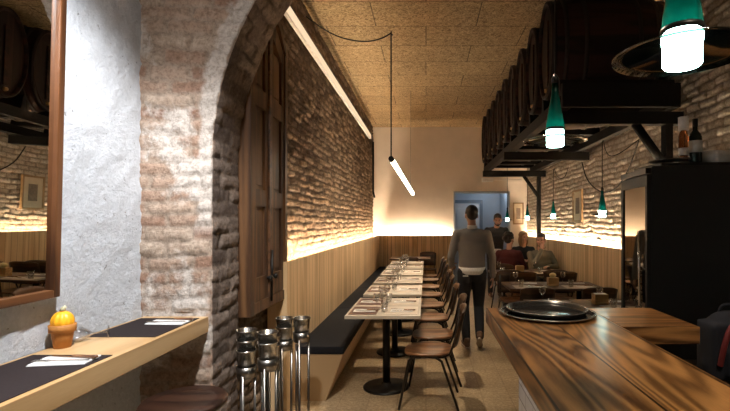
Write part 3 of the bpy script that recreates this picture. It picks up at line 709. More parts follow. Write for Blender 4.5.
for i, (y0, y1) in enumerate(rows):
    t = bistro_table(d=y1-y0, base=-.08 if i == 0 else 0)
    t.location = (TX, (y0+y1)/2, 0); t['group'] = 'bistro tables along the banquette'
    t['label'] = f'pale square topped pedestal table, {ordn[i]} of the row along the banquette'
    if i == 0: t['label'] = 'pale topped pedestal table nearest the camera beside the banquette, laid for four'
    z = .75; n = 2 if i == 0 else 1
    mats = []
    for q in range(n):
        ya = y0+(y1-y0)*q/n; yb = y0+(y1-y0)*(q+1)/n; ym = (ya+yb)/2; h = min(.36, (yb-ya)*.80)/2
        where = ('front half of the nearest' if q == 0 else 'rear half of the nearest') if i == 0 else ordn[i]
        placemat(TX-.305, TX-.06, ym-h, ym+h, z, M['mat_brown'], f'brown placemat on bench side of the {where} left table', 'placemats on the left tables')
        placemat(TX+.01, TX+.30, ym-h, ym+h, z, M['mat_pale'], f'pale placemat on chair side of the {where} left table', 'placemats on the left tables')
        for sx, sd in ((-1, 'bench'), (1, 'chair')):
            cx = TX-.18 if sx < 0 else TX+.155
            place(NP0, (cx, ym-.02, z+.003), f'white napkin on {sd} side of the {where} left table', 0, 'napkins on the left tables')
            place(KN0, (cx+.02, ym-.045, z+.009), f'knife on {sd} side of the {where} left table', random.uniform(-.15, .15), 'knives on the left tables')
            place(FK0, (cx, ym+.01, z+.009), f'fork on {sd} side of the {where} left table', random.uniform(-.15, .15), 'forks on the left tables')
        for k, (dx, dy) in enumerate(((-.05, .06), (.03, -.05), (.0, .13))):
            src = WG0 if k != 1 else TU0
            place(src, (TX-.03+dx, ym+dy, z), f'{"stemmed glass at left" if k==0 else "short tumbler" if k==1 else "stemmed glass at right"} in the middle of the {where} left table', 0, 'glasses on the left tables')
# dark table at the far end
dt = bistro_table(w=.9, d=.7, top=M['dark_wood']); dt.location = (-.35, 10.2, 0)
dt['label'] = 'dark topped table at the far end of the banquette by the back wall'

# ------------------------------------------------------------------ chairs
def make_chair():
    c = bpy.data.objects.new('dining_chair', None); C.objects.link(c); c['category'] = 'chair'
    # front is +Y
    n = 28; rs = []
    def outline(k, s):
        a = 2*math.pi*k/n; ca, sa = math.cos(a), math.sin(a); e = .62
        x = .2*s*math.copysign(abs(ca)**e, ca); y = .205*s*math.copysign(abs(sa)**e, sa)
        return x, y
    for s, dz in ((.02, -.028), (.6, -.026), (.96, -.012), (1.0, -.004), (1.0, .002), (.97, .008), (.6, -.006), (.02, -.010)):
        ring = []
        for k in range(n):
            x, y = outline(k, s); zz = .455+dz-.10*max(0, y-.12)*s-.0
            ring.append((x, y, zz))
        rs.append(ring)
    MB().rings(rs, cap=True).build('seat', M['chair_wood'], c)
    # backrest: curved plywood
    rs = []
    for th in (0, .011):
        pass
    nx, nz = 12, 10; b = MB(); front = []; back = []
    for j in range(nz+1):
        v = j/nz; z = .515+.325*v; fr = []; bk = []
        for i in range(nx+1):
            u = i/nx*2-1
            wd = .185+.012*v; x = wd*u; rr = 0
            zz = z+(-.03*(abs(u)**4) if v > .9 else 0)
            y = -.215-.075*v-.035*(1-u*u)
            fr.append(b.bm.verts.new((x, y, zz))); bk.append(b.bm.verts.new((x, y-.011, zz)))
        front.append(fr); back.append(bk)
    for j in range(nz):
        for i in range(nx):
            f = b.bm.faces.new((front[j][i], front[j][i+1], front[j+1][i+1], front[j+1][i])); f.smooth = True
            f = b.bm.faces.new((back[j][i], back[j+1][i], back[j+1][i+1], back[j][i+1])); f.smooth = True
    for j in range(nz):
        for i in (0, nx): b.bm.faces.new((front[j][i], back[j][i], back[j+1][i], front[j+1][i]))
    for i in range(nx):
        for j in (0, nz): b.bm.faces.new((front[j][i], front[j][i+1], back[j][i+1], back[j][i]))
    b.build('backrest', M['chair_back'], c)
    for s in (-1, 1):
        MB().tube([(s*.205, .235, 0), (s*.178, .155, .40), (s*.172, .12, .432), (s*.17, .06, .437)], .0115).build('leg', M['dark_metal'], c)
        MB().tube([(s*.21, -.26, 0), (s*.18, -.12, .40), (s*.174, -.07, .43), (s*.172, -.0, .437)], .0115).build('leg', M['dark_metal'], c)
        MB().tube([(s*.15, .07, .430), (s*.15, -.13, .425), (s*.15, -.185, .45), (s*.15, -.215, .52), (s*.15, -.238, .60), (s*.15, -.275, .78)], .0095).build('back_post', M['dark_metal'], c)
    MB().tube([(-.17, .06, .43), (.17, .06, .43)], .009).tube([(-.17, -.05, .43), (.17, -.05, .43)], .009).build('seat_frame', M['dark_metal'], c)
    return c
CH = make_chair(); used = [0]
def chair(x, y, rz, label, group):
    if not used[0]:
        used[0] = 1; CH.location = (x, y, 0); CH.rotation_euler = (0, 0, rz); CH['label'] = label; CH['group'] = group; return CH
    return dup(CH, (x, y, 0), label, group, rz)
cy = [(.02, 3.93), (.07, 4.47), (.06, 5.25), (.05, 6.05), (.06, 6.90), (.05, 7.75), (.06, 8.65), (.05, 9.35)]
names = ['nearest the camera', 'second from the camera', 'third from the camera', 'fourth from the camera', 'fifth from the camera', 'sixth from the camera', 'seventh from the camera', 'farthest from the camera']
for (x, y), nme in zip(cy, names):
    chair(x, y, math.radians(90+random.uniform(-5, 5)), f'brown plywood chair on the aisle side of the left row, {nme}', 'chairs along the left tables')
chair(-.35, 9.72, 0, 'brown plywood chair facing the dark table at the back wall', 'chairs at the far end')
chair(.05, 10.6, math.radians(180), 'brown plywood chair behind the dark table by the back wall wainscot', 'chairs at the far end')

# ------------------------------------------------------------------ right hand tables
def big_table(x0, x1, y0, y1, label):
    t = empty('dining_table', ((x0+x1)/2, (y0+y1)/2, 0), label, 'table', 'wide tables along the right wall')
    w, d = x1-x0, y1-y0
    MB().box(-w/2, w/2, -d/2, d/2, .72, .75, bev=.004).build('tabletop', M['dark_wood'], t)
    for sx in (-1, 1):
        MB().tube([(sx*w*.3, 0, .02), (sx*w*.3, 0, .72)], .034, n=14).build('pole', M['black_metal'], t)
        MB().lathe([(.001, 0), (.2, 0), (.2, .012), (.05, .028), (.001, .03)], c=(sx*w*.3, 0, 0), n=32).build('base', M['black_metal'], t)
    return t
R = [(1.02, 2.16, 4.10, 4.72, 'nearest wide dark table, mostly hidden behind the bar counter'),
     (1.02, 2.2, 5.45, 6.10, 'middle wide dark table by the right wainscot'),
     (1.05, 2.2, 7.02, 7.62, 'dark table in front of the seated diners'),
     (1.55, 2.3, 8.50, 9.05, 'dark table behind the seated diners, by the black post')]
nm = ['nearest right table', 'middle right table', 'table before the diners', 'table behind the diners']
for r_, q in zip(R, nm):
    big_table(*r_)
    x0, x1, y0, y1, _ = r_
    if q.endswith('behind the diners'): continue
    for k, xx in enumerate((x0+.28, x1-.28)):
        for s, sd in ((-1, 'near'), (1, 'far')):
            lr = 'left' if k == 0 else 'right'
            ym = (y0+y1)/2+s*.17
            placemat(xx-.2, xx+.2, ym-.13, ym+.13, .75, M['mat_brown'] if s > 0 else M['mat_pale'], f'placemat at the {sd} {lr} place of the {q}', 'placemats on the right tables')
            place(NP0, (xx+.06, ym, .753), f'white napkin at the {sd} {lr} place of the {q}', random.uniform(-.3, .3), 'napkins on the right tables')
            place(KN0, (xx+.06, ym+.02, .759), f'knife at the {sd} {lr} place of the {q}', random.uniform(-.3, .3), 'knives on the right tables')
            place(FK0, (xx+.06, ym-.02, .759), f'fork at the {sd} {lr} place of the {q}', random.uniform(-.3, .3), 'forks on the right tables')
            place(WG0 if s > 0 else TU0, (xx-.12, ym-.02, .753), f'{"stemmed glass" if s > 0 else "tumbler"} at the {sd} {lr} place of the {q}', 0, 'glasses on the right tables')
def menu_box(loc, label, lem):
    b = empty('wooden_box', loc, label, 'box', 'wooden table boxes')
    w, h = .065, .10
    MB().box(-w, w, -.05, -.042, 0, h).box(-w, w, .042, .05, 0, h).box(-w, -w+.008, -.042, .042, 0, h).box(w-.008, w, -.042, .042, 0, h).box(-w, w, -.05, .05, 0, .008).build('crate', M['box_wood'], b)
    MB().box(-w+.012, w-.012, -.036, .036, .01, h+.004, bev=.003).build('napkin_stack', M['napkin'] if not lem else M['box_wood'], b)
    return b
menu_box((1.72, 4.45, .75), 'small wooden box of napkins on the table beyond the bar tray', False)
menu_box((1.62, 5.75, .75), 'small wooden box topped with a yellow gourd on the middle right table', True)
menu_box((1.52, 7.30, .75), 'small wooden box on the table before the woman in red', True)
tag(MB().ell((0, 0, .028), (.045, .038, .03)).build('gourd', M['gourd'], loc=(1.62, 5.75, .854)), 'pale yellow gourd resting on a small wooden box on the middle right table', 'gourd')
gR = 'chairs along the right tables'
chair(1.24, 5.28, 0, 'dark backed chair tucked at the near left side of the middle right table', gR)
chair(1.93, 5.28, 0, 'dark backed chair at the near side of the middle right table, towards the fridge', gR)
chair(1.25, 6.42, math.pi, 'chair on the far left side of the middle right table', gR)
chair(1.95, 6.45, math.pi, 'chair on the far right side of the middle right table', gR)
chair(1.42, 6.85, 0, 'chair with its back to the camera at the table before the diners, left place', gR)
chair(2.02, 6.88, 0, 'chair backed to the camera before the diners, wall side place', gR)
chair(2.03, 8.02, math.pi, 'chair carrying the man in the olive sweater', gR)
chair(1.45, 8.1, math.radians(-25), 'chair carrying the woman in dark red', gR)
chair(2.0, 9.4, math.pi, 'chair carrying the person with light brown hair', gR)

# ------------------------------------------------------------------ bar counter
CX0, CX1, CY1, CZ = .355, .955, 2.68, 1.05
bc = empty('bar_counter', (.65, 1.2, 0), 'L-shaped bar counter with thick glossy brown wood top and white tiled base', 'counter')
def loc(o, x, y, z): return (x-o.location.x, y-o.location.y, z-o.location.z)
b = MB(); b.box(CX0-.65, CX1-.65, -.9-1.2, CY1-1.2, CZ-.085, CZ, bev=.006); b.build('worktop', M['counter_wood'], bc)
b = MB(); b.box(CX1-.65+.001, 1.335-.65, 2.19-1.2, CY1-1.2, CZ-.085, CZ, bev=.006); b.build('worktop_wing', M['counter_wood_x'], bc)
MB().box(.47-.65, .84-.65, -.9-1.2, 2.28-1.2, 0, CZ-.085).build('tiled_base', M['subway'], bc)
MB().box(.98-.65, 1.28-.65, 2.26-1.2, 2.60-1.2, 0, CZ-.085).build('wing_base', M['fridge_black'], bc)
MB().box(.463-.65, .47-.65, 1.93-1.2, 1.965-1.2, .615, .628).build('painted_tile_gap', M['black_metal'], bc)  # shade of a gap in the tiling, painted as a thin black strip
# round tray
ty = empty('round_tray', (.67, 2.49, CZ), 'big round black tray with raised shiny rim on the bar counter', 'tray')
MB().lathe([(.001, .003), (.23, .003), (.24, .007), (.25, .014), (.256, .015), (.256, .011), (.243, .003), (.23, 0), (.001, 0)], n=64).build('tray_body', M['black_tray'], ty)
MB().lathe([(.250, .013), (.253, .019), (.258, .019), (.260, .014), (.255, .011), (.250, .013)], n=64).build('rim', M['tray_rim'], ty)
t2 = empty('round_tray', (.675, 2.52, CZ+.005), 'smaller black tray stacked inside the big round bar tray', 'tray')
MB().lathe([(.001, .003), (.195, .003), (.205, .008), (.213, .024), (.219, .025), (.219, .020), (.208, .003), (.20, 0), (.001, 0)], n=64).build('tray_body', M['black_tray'], t2)
MB().lathe([(.213, .023), (.216, .029), (.221, .029), (.223, .024), (.218, .021), (.213, .023)], n=64).build('rim', M['tray_rim'], t2)

def fuse(mb, name, mats, parent, voxel=.01, sm=4, loc=None):
    bmesh.ops.recalc_face_normals(mb.bm, faces=mb.bm.faces[:])
    me = bpy.data.meshes.new('tmp'); mb.bm.to_mesh(me); mb.bm.free(); o = bpy.data.objects.new('tmp', me); C.objects.link(o)
    r = o.modifiers.new('r', 'REMESH'); r.mode = 'VOXEL'; r.voxel_size = voxel; r.use_smooth_shade = True
    s = o.modifiers.new('s', 'SMOOTH'); s.iterations = sm; s.factor = .5
    dg = bpy.context.evaluated_depsgraph_get(); ev = o.evaluated_get(dg)
    m2 = bpy.data.meshes.new_from_object(ev); bpy.data.objects.remove(o); bpy.data.meshes.remove(me)
    m2.materials.clear(); m2.name = name
    for m in (mats if isinstance(mats, list) else [mats]): m2.materials.append(m)
    for p in m2.polygons: p.use_smooth = True
    q = bpy.data.objects.new(name, m2); C.objects.link(q); q.parent = parent
    return q
# tall black fridge
fr = empty('tall_fridge', (1.455, 2.96, 0), 'tall black drinks fridge with tinted glass door behind the bar', 'fridge')
FH = 1.93
b = MB(); b.box(.03, .86, 0, .50, .08, FH, bev=.008); b.box(.06, .82, .04, .46, 0, .08); b.build('cabinet', M['fridge_black'], fr)
b = MB()
b.box(0, .028, .004, .035, .1, FH-.06).box(0, .028, .455, .496, .1, FH-.06).box(0, .028, .035, .455, .1, .16).box(0, .028, .035, .455, FH-.13, FH-.06)
dr = b.build('door_frame', M['fridge_black'], fr)
MB().box(.008, .02, .035, .455, .16, FH-.13).build('door_glass', M['fridge_glass'], dr)
MB().tube([(-.03, .05, 1.0), (-.035, .05, 1.5)], .009).build('door_handle', M['chrome'], dr)
MB().box(-.006, .03, .01, .49, FH-.05, FH-.012, bev=.004).build('top_grille', M['dark_metal'], fr)
fr.rotation_euler.z = math.radians(-5)
tag(MB().box(-.36, .36, -.20, .20, 0, .03, bev=.01).build('black_tray', M['black_metal'], loc=(1.93, 3.2, FH+.001)), 'flat black tray lying on top of the tall fridge', 'tray')
FT = FH+.03
def bottle(name, x, y, label, glassm, h=.30, r=.038, cap='black_metal', lab=(.07, .15)):
    o = empty(name, (x, y, FT), label, 'bottle')
    MB().lathe([(.001, 0), (r*.95, 0), (r, .01), (r, h*.58), (r*.8, h*.66), (r*.38, h*.74), (r*.36, h*.97), (.001, h*.97)], n=24).build('body', glassm, o)
    MB().lathe([(.001, h*.82), (r*.40, h*.82), (r*.42, h), (.001, h)], n=18).build('cap', M[cap], o)
    MB().lathe([(r*1.01, lab[0]), (r*1.02, lab[0]), (r*1.02, lab[1]), (r*1.01, lab[1])], n=24).build('paper_label', M['label_white'], o)
    return o
bottle('wine_bottle', 1.83, 3.06, 'dark wine bottle with white label on top of the fridge', M['bottle_dark'], .30, .042)
o = bottle('liquor_bottle', 1.745, 3.05, 'amber bottle with pale wide cap on top of the fridge', M['amber_glass'], .31, .03, 'label_white', (.05, .1))
MB().lathe([(.001, .22), (.032, .22), (.033, .31), (.001, .312)], n=18).build('stopper', M['label_white'], o)
tag(MB().lathe([(.001, 0), (.10, 0), (.13, .05), (.11, .085), (.02, .10), (.001, .10)], n=30).build('folded_bundle', M['label_white'], loc=(2.0, 3.15, FT)), 'pale rounded bundle on top of the fridge right of the wine bottle', 'bundle')
tag(MB().lathe([(.06, .012), (.13, .02), (.135, .03), (.12, .024), (.05, .016)], n=30).build('metal_dish', M['steel_dark'], loc=(1.70, 3.14, FT)), 'shallow metal dish on top of the fridge behind the amber bottle', 'dish')
# low dark work cabinet behind the bar, with a bag on it
wc = empty('back_cabinet', (1.44, 1.15, 0), 'low black cabinet behind the bar', 'cabinet')
MB().box(0, .68, -.9, 1.7, .1, .69, bev=.006).build('body', M['fridge_black'], wc)
for k in range(3): MB().box(-.02, 0, -.88+k*.86, -.06+k*.86, .12, .67, bev=.004).build('door', M['fridge_black'], wc)
bg = empty('backpack', (1.65, 2.44, .692), 'dark backpack with a red strap on the low cabinet behind the bar', 'bag')
b = MB(); b.box(-.14, .14, -.085, .085, .03, .33); b.ell((0, 0, .33), (.12, .075, .06)); b.ell((0, 0, .10), (.155, .10, .095)); b.box(-.09, .09, -.13, -.07, .06, .20)
fuse(b, 'bag_body', M['bag_fabric'], bg, .012, 10)
MB().tube(chaikin([(-.05, .02, .37), (-.04, .01, .42), (.04, .01, .42), (.05, .02, .37)]), .008).build('handle', M['bag_fabric'], bg)
MB().tube(chaikin([(.02, -.07, .36), (-.07, -.11, .33), (-.11, -.12, .24), (-.12, -.10, .12)]), .014).build('strap', M['bag_red'], bg)
MB().box(-.03, .03, -.134, -.128, .10, .16).build('patch', M['label_white'], bg)

# ------------------------------------------------------------------ barrels on the rack
def make_barrel():
    b = bpy.data.objects.new('wine_barrel', None); C.objects.link(b); b['category'] = 'barrel'
    L = 1.16; ry, rz = .268, .475; n = 40; NS = 16
    def R(u): return 1+.13*(1-(2*u-1)**2)
    def ring(x, k):
        return [(x, k*ry*math.cos(2*math.pi*i/n), k*rz*math.sin(2*math.pi*i/n)) for i in range(n)]
    rs = [ring(.035, .95), ring(0, .95), ring(0, 1)]+[ring(L*u/NS, R(u/NS)) for u in range(NS+1)]+[ring(L, .95), ring(L-.035, .95)]
    MB().rings(rs, cap=False).build('staves', M['barrel_wood'], b)
    for x in (.035, L-.035):
        MB().rings([ring(x, .955), ring(x+.012, .955)], cap=True).build('barrel_head', M['barrel_head'], b)
    hm = []
    for u in (.02, .12, .28, .72, .88, .98):
        k0, k1 = R(u-.018)*1.006, R(u+.018)*1.006; x0, x1 = L*(u-.018), L*(u+.018)
        MB().rings([ring(x0, k0), ring(x0, k0+.018), ring(x1, k1+.018), ring(x1, k1), ring(x0, k0)], cap=False).build('hoop', M['hoop'], b)
    MB().box(.018, .036, -.03, .03, -.36, .3, bev=.005).build('head_bar', M['barrel_wood'], b)
    m = Matrix.Rotation(-math.pi/2, 4, 'Y')
    MB().lathe([(.001, .03), (.018, .03), (.024, 0), (.001, 0)], M4=m, c=(.03, 0, -.40), n=14).build('tap_plug', M['box_wood'], b)
    return b
BR = make_barrel()
bn = ['nearest the camera, over the fridge', 'second from the camera', 'third from the camera', 'fourth from the camera', 'fifth from the camera', 'sixth from the camera', 'seventh from the camera', 'second from the back wall', 'farthest, closest to the back wall']
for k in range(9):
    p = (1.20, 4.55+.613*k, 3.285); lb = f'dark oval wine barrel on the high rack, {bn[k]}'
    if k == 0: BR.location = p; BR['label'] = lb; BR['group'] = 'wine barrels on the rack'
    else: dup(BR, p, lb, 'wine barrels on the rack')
rk = empty('barrel_rack', (1.3, 4.2, 2.5), 'black steel rack with brackets carrying the barrels along the right wall', 'rack')
for x in (0.0, 1.0): MB().box(x-.05, x+.05, 0, 5.55, .12, .235).build('long_beam', M['beam'], rk)
for i, y in enumerate((.16, 2.65, 5.12)):
    MB().box(-.12, 1.17, y-.05, y+.05, 0, .12).build('cross_beam', M['beam'], rk)
    q = Vector((-.5, 0, .5)).normalized()
    b = MB(); b.tube([(.72, y, .02), (1.03, y, -.42)], .045, n=4); (b.build('brace', M['beam'], rk) if i != 1 else b.bm.free())
    if i != 1: MB().box(1.0, 1.07, y-.045, y+.045, (-2.5 if i == 2 else -.62), .0).build('post', M['beam'], rk)
for k in range(9):
    for x in (.0, 1.0): 
        pass
MB().box(-.045, 1.045, -.06, -.02, .12, .34).build('added_dark_board', M['beam'], rk)  # added board, covers the lit wall strip below the nearest barrel with black
# saddles under each barrel
for k in range(10):
    MB().prism([(-.05, .235), (.05, .235), (.012, .40), (-.012, .40)], 'X', -.04, 1.04).build('saddle', M['beam'], rk, loc=(0, .05+.613*k, 0))

# ------------------------------------------------------------------ pendant lamps
def make_pendant():
    p = bpy.data.objects.new('pendant_lamp', None); C.objects.link(p); p['category'] = 'lamp'
    # origin at the brim
    MB().lathe([(.001, -.040), (.033, -.040), (.037, -.036), (.037, .03), (.033, .034), (.001, .034)], n=28).build('bulb', M['bulb'], p)
    MB().lathe([(.038, .004), (.075, -.004), (.11, -.010), (.135, -.018), (.136, -.015), (.11, -.005), (.075, .002), (.039, .010), (.038, .004)], n=48).build('brim', M['brim'], p)
    MB().lathe([(.040, .036), (.038, .06), (.032, .10), (.022, .155), (.0155, .20), (.0145, .235), (.011, .235), (.013, .20), (.020, .155), (.030, .10), (.036, .06), (.038, .036)], n=32).build('glass_neck', M['neck'], p)
    MB().lathe([(.0405, .030), (.0415, .036), (.0405, .042), (.038, .036)], n=32).build('collar', M['black_metal'], p)
    MB().lathe([(.001, .235), (.016, .235), (.016, .26), (.006, .275), (.001, .275)], n=16).build('cap', M['black_metal'], p)
    MB().ell((0, 0, .048), (.012, .012, .012)).build('added_glow', M['added_glow'], p)  # added glowing ball, brightens the glass neck just above the bulb
    return p
PD = make_pendant()
pend = [(.532, .935, 1.922, 'closest and largest green glass pendant, over the near end of the bar counter', 5),
        (.565, 1.97, 1.93, 'second green glass pendant, over the far end of the bar counter', 5),
        (1.84, 4.70, 1.648, 'green glass pendant hanging nearest the fridge door over the right tables', 4.5),
        (2.05, 7.25, 1.655, 'green glass pendant over the table in front of the seated man', 4.5),
        (2.06, 9.15, 1.645, 'green glass pendant hanging right above the seated diners heads', 4.5),
        (1.86, 10.3, 1.62, 'smallest, farthest green glass pendant before the blue doorway', 4.5)]
PP = [PD]+[dup(PD, (0, 0, 0), 'x') for _ in pend[1:]]
for i, (x, y, z, lb, pw) in enumerate(pend):
    p = PP[i]; p.location = (x, y, z); p['label'] = lb; p['group'] = 'green glass pendants'
    zt = ZC if not (4.2 < y < 9.8) else 2.5
    if 4.2 < y < 9.8:
        pts = [(0, 0, .27), (0, 0, 2.46-z+.0), (0, 0, zt-z-.0)]
        if y < 8: pts = [(0, 0, .27), (0, 0, 2.5-z), (.12, .2, 2.28-z), (.30, .35, 2.30-z), (2.42-x, .4, 2.5-z)]
        else: pts = [(0, 0, .27), (0, 0, 2.52-z)]
    else: pts = [(0, 0, .27), (0, 0, ZC-z)]
    MB().tube(chaikin(pts), .0045, n=5).build('cord', M['black_metal'], p)
# hooks holding the cords under the rack, and the loop of slack cable on the wall
tag(MB().tube(chaikin([(2.46, 5.2, 2.5), (2.46, 5.5, 2.15), (2.46, 5.9, 1.95), (2.46, 6.4, 1.98), (2.46, 6.9, 2.2), (2.46, 7.1, 2.5)]), .008, n=6).build('wall_cable', M['black_metal']), 'slack black cable looping down the white brick wall below the barrel rack', 'cable')

# ------------------------------------------------------------------ people
def chain(b, pts, rad):
    for i in range(len(pts)-1): b.capsule(pts[i], pts[i+1], rad[i], rad[i+1])
def V(*a): return Vector(a)
def hand(b, wrist, dirn, palm, side, curl=.6, s=1.0):
    """palm and five fingers; dirn along the hand, palm = direction the palm faces, side = direction of the thumb"""
    d = Vector(dirn).normalized(); pn = Vector(palm); pn = (pn-d*pn.dot(d)).normalized(); sd = d.cross(pn)
    if sd.dot(Vector(side)) < 0: sd = -sd
    w = Vector(wrist)
    for k in (-1, -.33, .33, 1): b.capsule(w+sd*k*.012*s, w+d*.085*s+sd*k*.028*s, .014*s, .0115*s, n=8)
    for k, ln in ((1, .072), (.33, .082), (-.33, .076), (-1, .058)):
        p = w+d*.085*s+sd*k*.029*s; dd = d.copy(); r = .0098*s
        for seg in range(3):
            dd = (dd+pn*curl*.55*(seg+.6)).normalized(); q = p+dd*ln*s*(.45, .3, .25)[seg]; b.capsule(p, q, r, r*.92, n=8); p = q; r *= .92
    p = w+d*.03*s+sd*.024*s; dd = (d*.6+sd*.8+pn*.3).normalized(); q = p+dd*.042*s; b.capsule(p, q, .0125*s, .011*s, n=8)
    dd = (d*.9+sd*.2+pn*.4).normalized(); b.capsule(q, q+dd*.03*s, .011*s, .0095*s, n=8)
def head_mat(c, yaw=0, pitch=0, roll=0):
    return Matrix.Translation(c) @ Matrix.Rotation(yaw, 4, 'Z') @ Matrix.Rotation(pitch, 4, 'X') @ Matrix.Rotation(roll, 4, 'Y')
def head(b, T):
    """skull, jaw, nose, ears and chin; face looks along +Y"""
    def e(c, r): b.ell(T @ Vector(c), r, rot=T.to_3x3().to_4x4(), seg=20, ring=14)
    e((0, -.012, .035), (.074, .094, .082)); e((0, .022, -.03), (.058, .070, .075)); e((0, .055, -.085), (.030, .028, .024))
    e((0, .088, -.012), (.011, .018, .026)); e((0, .100, -.026), (.014, .014, .011)); e((0, .078, .030), (.050, .018, .014))
    e((0, .084, -.055), (.022, .012, .010)); e((.035, .066, -.025), (.022, .022, .020)); e((-.035, .066, -.025), (.022, .022, .020))
    for s in (-1, 1): e((s*.076, -.005, -.008), (.010, .022, .032))
def face_parts(T, par, beard=None):
    for s in (-1, 1):
        MB().ell(T @ Vector((s*.030, .078, .012)), (.012, .009, .007), rot=T.to_3x3().to_4x4(), seg=12, ring=8).build('eye', M['eye'], par)
        MB().ell(T @ Vector((s*.032, .083, .034)), (.018, .008, .004), rot=T.to_3x3().to_4x4(), seg=12, ring=8).build('eyebrow', M['hair_dark'], par)
    MB().ell(T @ Vector((0, .092, -.057)), (.022, .007, .006), rot=T.to_3x3().to_4x4(), seg=12, ring=8).build('mouth', M['lips'], par)
    if beard:
        b = MB()
        for c, r in (((0, .060, -.085), (.040, .034, .028)), ((.042, .03, -.06), (.022, .034, .034)), ((-.042, .03, -.06), (.022, .034, .034)), ((0, .090, -.045), (.026, .008, .006))):
            b.ell(T @ Vector(c), r, rot=T.to_3x3().to_4x4())
        fuse(b, 'beard', beard, par, .006, 2)
def hair(T, par, m, style='short'):
    b = MB()
    def e(c, r): b.ell(T @ Vector(c), r, rot=T.to_3x3().to_4x4(), seg=20, ring=14)
    e((0, -.022, .052), (.080, .096, .082)); e((0, -.055, .005), (.070, .058, .070)); e((0, .045, .098), (.055, .042, .022))
    for s in (-1, 1): e((s*.068, .008, .035), (.012, .03, .03))
    if style == 'curly':
        random.seed(3)
        for k in range(60):
            a = random.uniform(0, 6.28); z = random.uniform(-.3, 1); rr = math.sqrt(max(0, 1-z*z))
            p = (.088*rr*math.cos(a), -.028+.10*rr*math.sin(a)*(.6 if math.sin(a) > 0 else 1), .05+.092*z)
            if p[1] > .06 and p[2] < .07: continue
            e(p, (.024,)*3)
    if style == 'long':
        e((0, -.07, -.05), (.085, .055, .14)); e((.07, -.02, -.06), (.03, .05, .12)); e((-.07, -.02, -.06), (.03, .05, .12)); e((0, -.03, .06), (.09, .10, .085))
    fuse(b, 'hair', m, par, .007, 3)
def arm_body(b, sh, el, wr): chain(b, [sh, el, wr], [.046, .036, .026])
def sleeve(b, sh, el, wr, r0=.062, r1=.048, r2=.038): chain(b, [sh, (Vector(sh)+Vector(el))/2, el, wr], [r0, r0*.93, r1, r2])
def torso_cloth(b, pel, chest, neck, shl, shr, bw=.15, fat=1.0):
    """a shirt body: flat ribcage, waist, shoulders"""
    pel, chest, neck, shl, shr = map(Vector, (pel, chest, neck, shl, shr))
    ax = (shr-shl).normalized(); up = (neck-pel).normalized(); fw = up.cross(ax)
    for k in range(9):
        t = k/8; c = pel.lerp(chest, t); w = (.168+.024*t)*fat-.010*math.sin(math.pi*t); dpt = (.128+.008*t)*fat
        R = Matrix((ax, fw, up)).transposed().to_4x4(); b.ell(c, (w, dpt, .10), rot=R, seg=20, ring=12)
    c = chest.lerp(neck, .45); R = Matrix((ax, fw, up)).transposed().to_4x4()
    b.ell(c, (.178*fat, .118*fat, .12), rot=R, seg=20, ring=12)
    b.capsule(shl, c, .060, .085); b.capsule(shr, c, .060, .085); b.capsule(shl, neck-up*.03, .052, .055); b.capsule(shr, neck-up*.03, .052, .055)

# --- the man walking away down the aisle (faces +Y)
m1 = empty('person', (.575, 5.62, 0), 'man in grey sweater and dark jeans walking away down the aisle', 'person')
pel, chest, neck = V(0, 0, 1.0), V(0, .01, 1.28), V(0, -.005, 1.475)
hc = V(-.005, .025, 1.640); T = head_mat(hc, math.radians(6), math.radians(-8))
shl, ell_, wrl = V(-.185, 0, 1.405), V(-.262, .0, 1.13), V(-.245, .20, 1.0)
shr, elr, wrr = V(.185, 0, 1.405), V(.25, -.03, 1.12), V(.262, .02, .885)
hl, kl, al = V(-.09, 0, .93), V(-.098, .03, .50), V(-.072, -.02, .09)
hr, kr, ar = V(.09, 0, .93), V(.088, .05, .50), V(.085, -.10, .15)
b = MB()
b.capsule(pel, chest, .095, .095); b.capsule(chest, neck, .09, .055); b.capsule(neck, hc-V(0, .01, .06), .054, .053); head(b, T)
chain(b, [V(-.13, 0, 1.42), shl, ell_, wrl], [.05, .045, .036, .026]); chain(b, [V(.13, 0, 1.42), shr, elr, wrr], [.05, .045, .036, .026])
hand(b, wrl, (.15, .9, -.25), (.6, 0, -.5), (0, .3, 1), .6); hand(b, wrr, (0, .15, -1), (-1, .1, 0), (0, 1, 0), .35)
chain(b, [hl, kl, al], [.075, .05, .036]); chain(b, [hr, kr, ar], [.075, .05, .036])
b.capsule(al, al+V(-.01, .12, -.05), .034, .028); b.capsule(ar, ar+V(.01, .10, -.10), .034, .026)
fuse(b, 'body', M['skin'], m1, .008, 3)
b = MB(); torso_cloth(b, V(0, 0, 1.03), chest, neck, shl, shr, fat=1.0)
sleeve(b, shl, ell_, wrl); sleeve(b, shr, elr, wrr)
fuse(b, 'sweater', M['sweater_grey'], m1, .010, 5)
b = MB()
b.lathe([(.150, .915), (.164, .915), (.166, 1.0), (.150, 1.0), (.150, .915)], sy=.82, n=36); b.build('shirt_hem', M['white_cloth'], m1)
b = MB(); b.lathe([(.052, 1.475), (.068, 1.475), (.061, 1.515), (.055, 1.52), (.052, 1.475)], sy=1.0, n=28); b.build('collar', M['white_cloth'], m1)
b = MB(); b.ell((0, 0, .95), (.158, .118, .09)); b.ell((-.07, -.035, .89), (.085, .085, .10)); b.ell((.07, -.035, .89), (.085, .085, .10))
chain(b, [hl, V(-.097, .02, .72), kl, V(-.085, -.0, .28), al+V(0, 0, .01)], [.098, .086, .066, .060, .052]); chain(b, [hr, V(.09, .03, .72), kr, V(.087, -.04, .30), ar+V(0, 0, .01)], [.098, .086, .066, .060, .052])
fuse(b, 'jeans', M['jeans'], m1, .010, 4)
MB().box(-.125, -.06, -.135, -.122, .895, .908).build('pocket_tab', M['white_cloth'], m1)
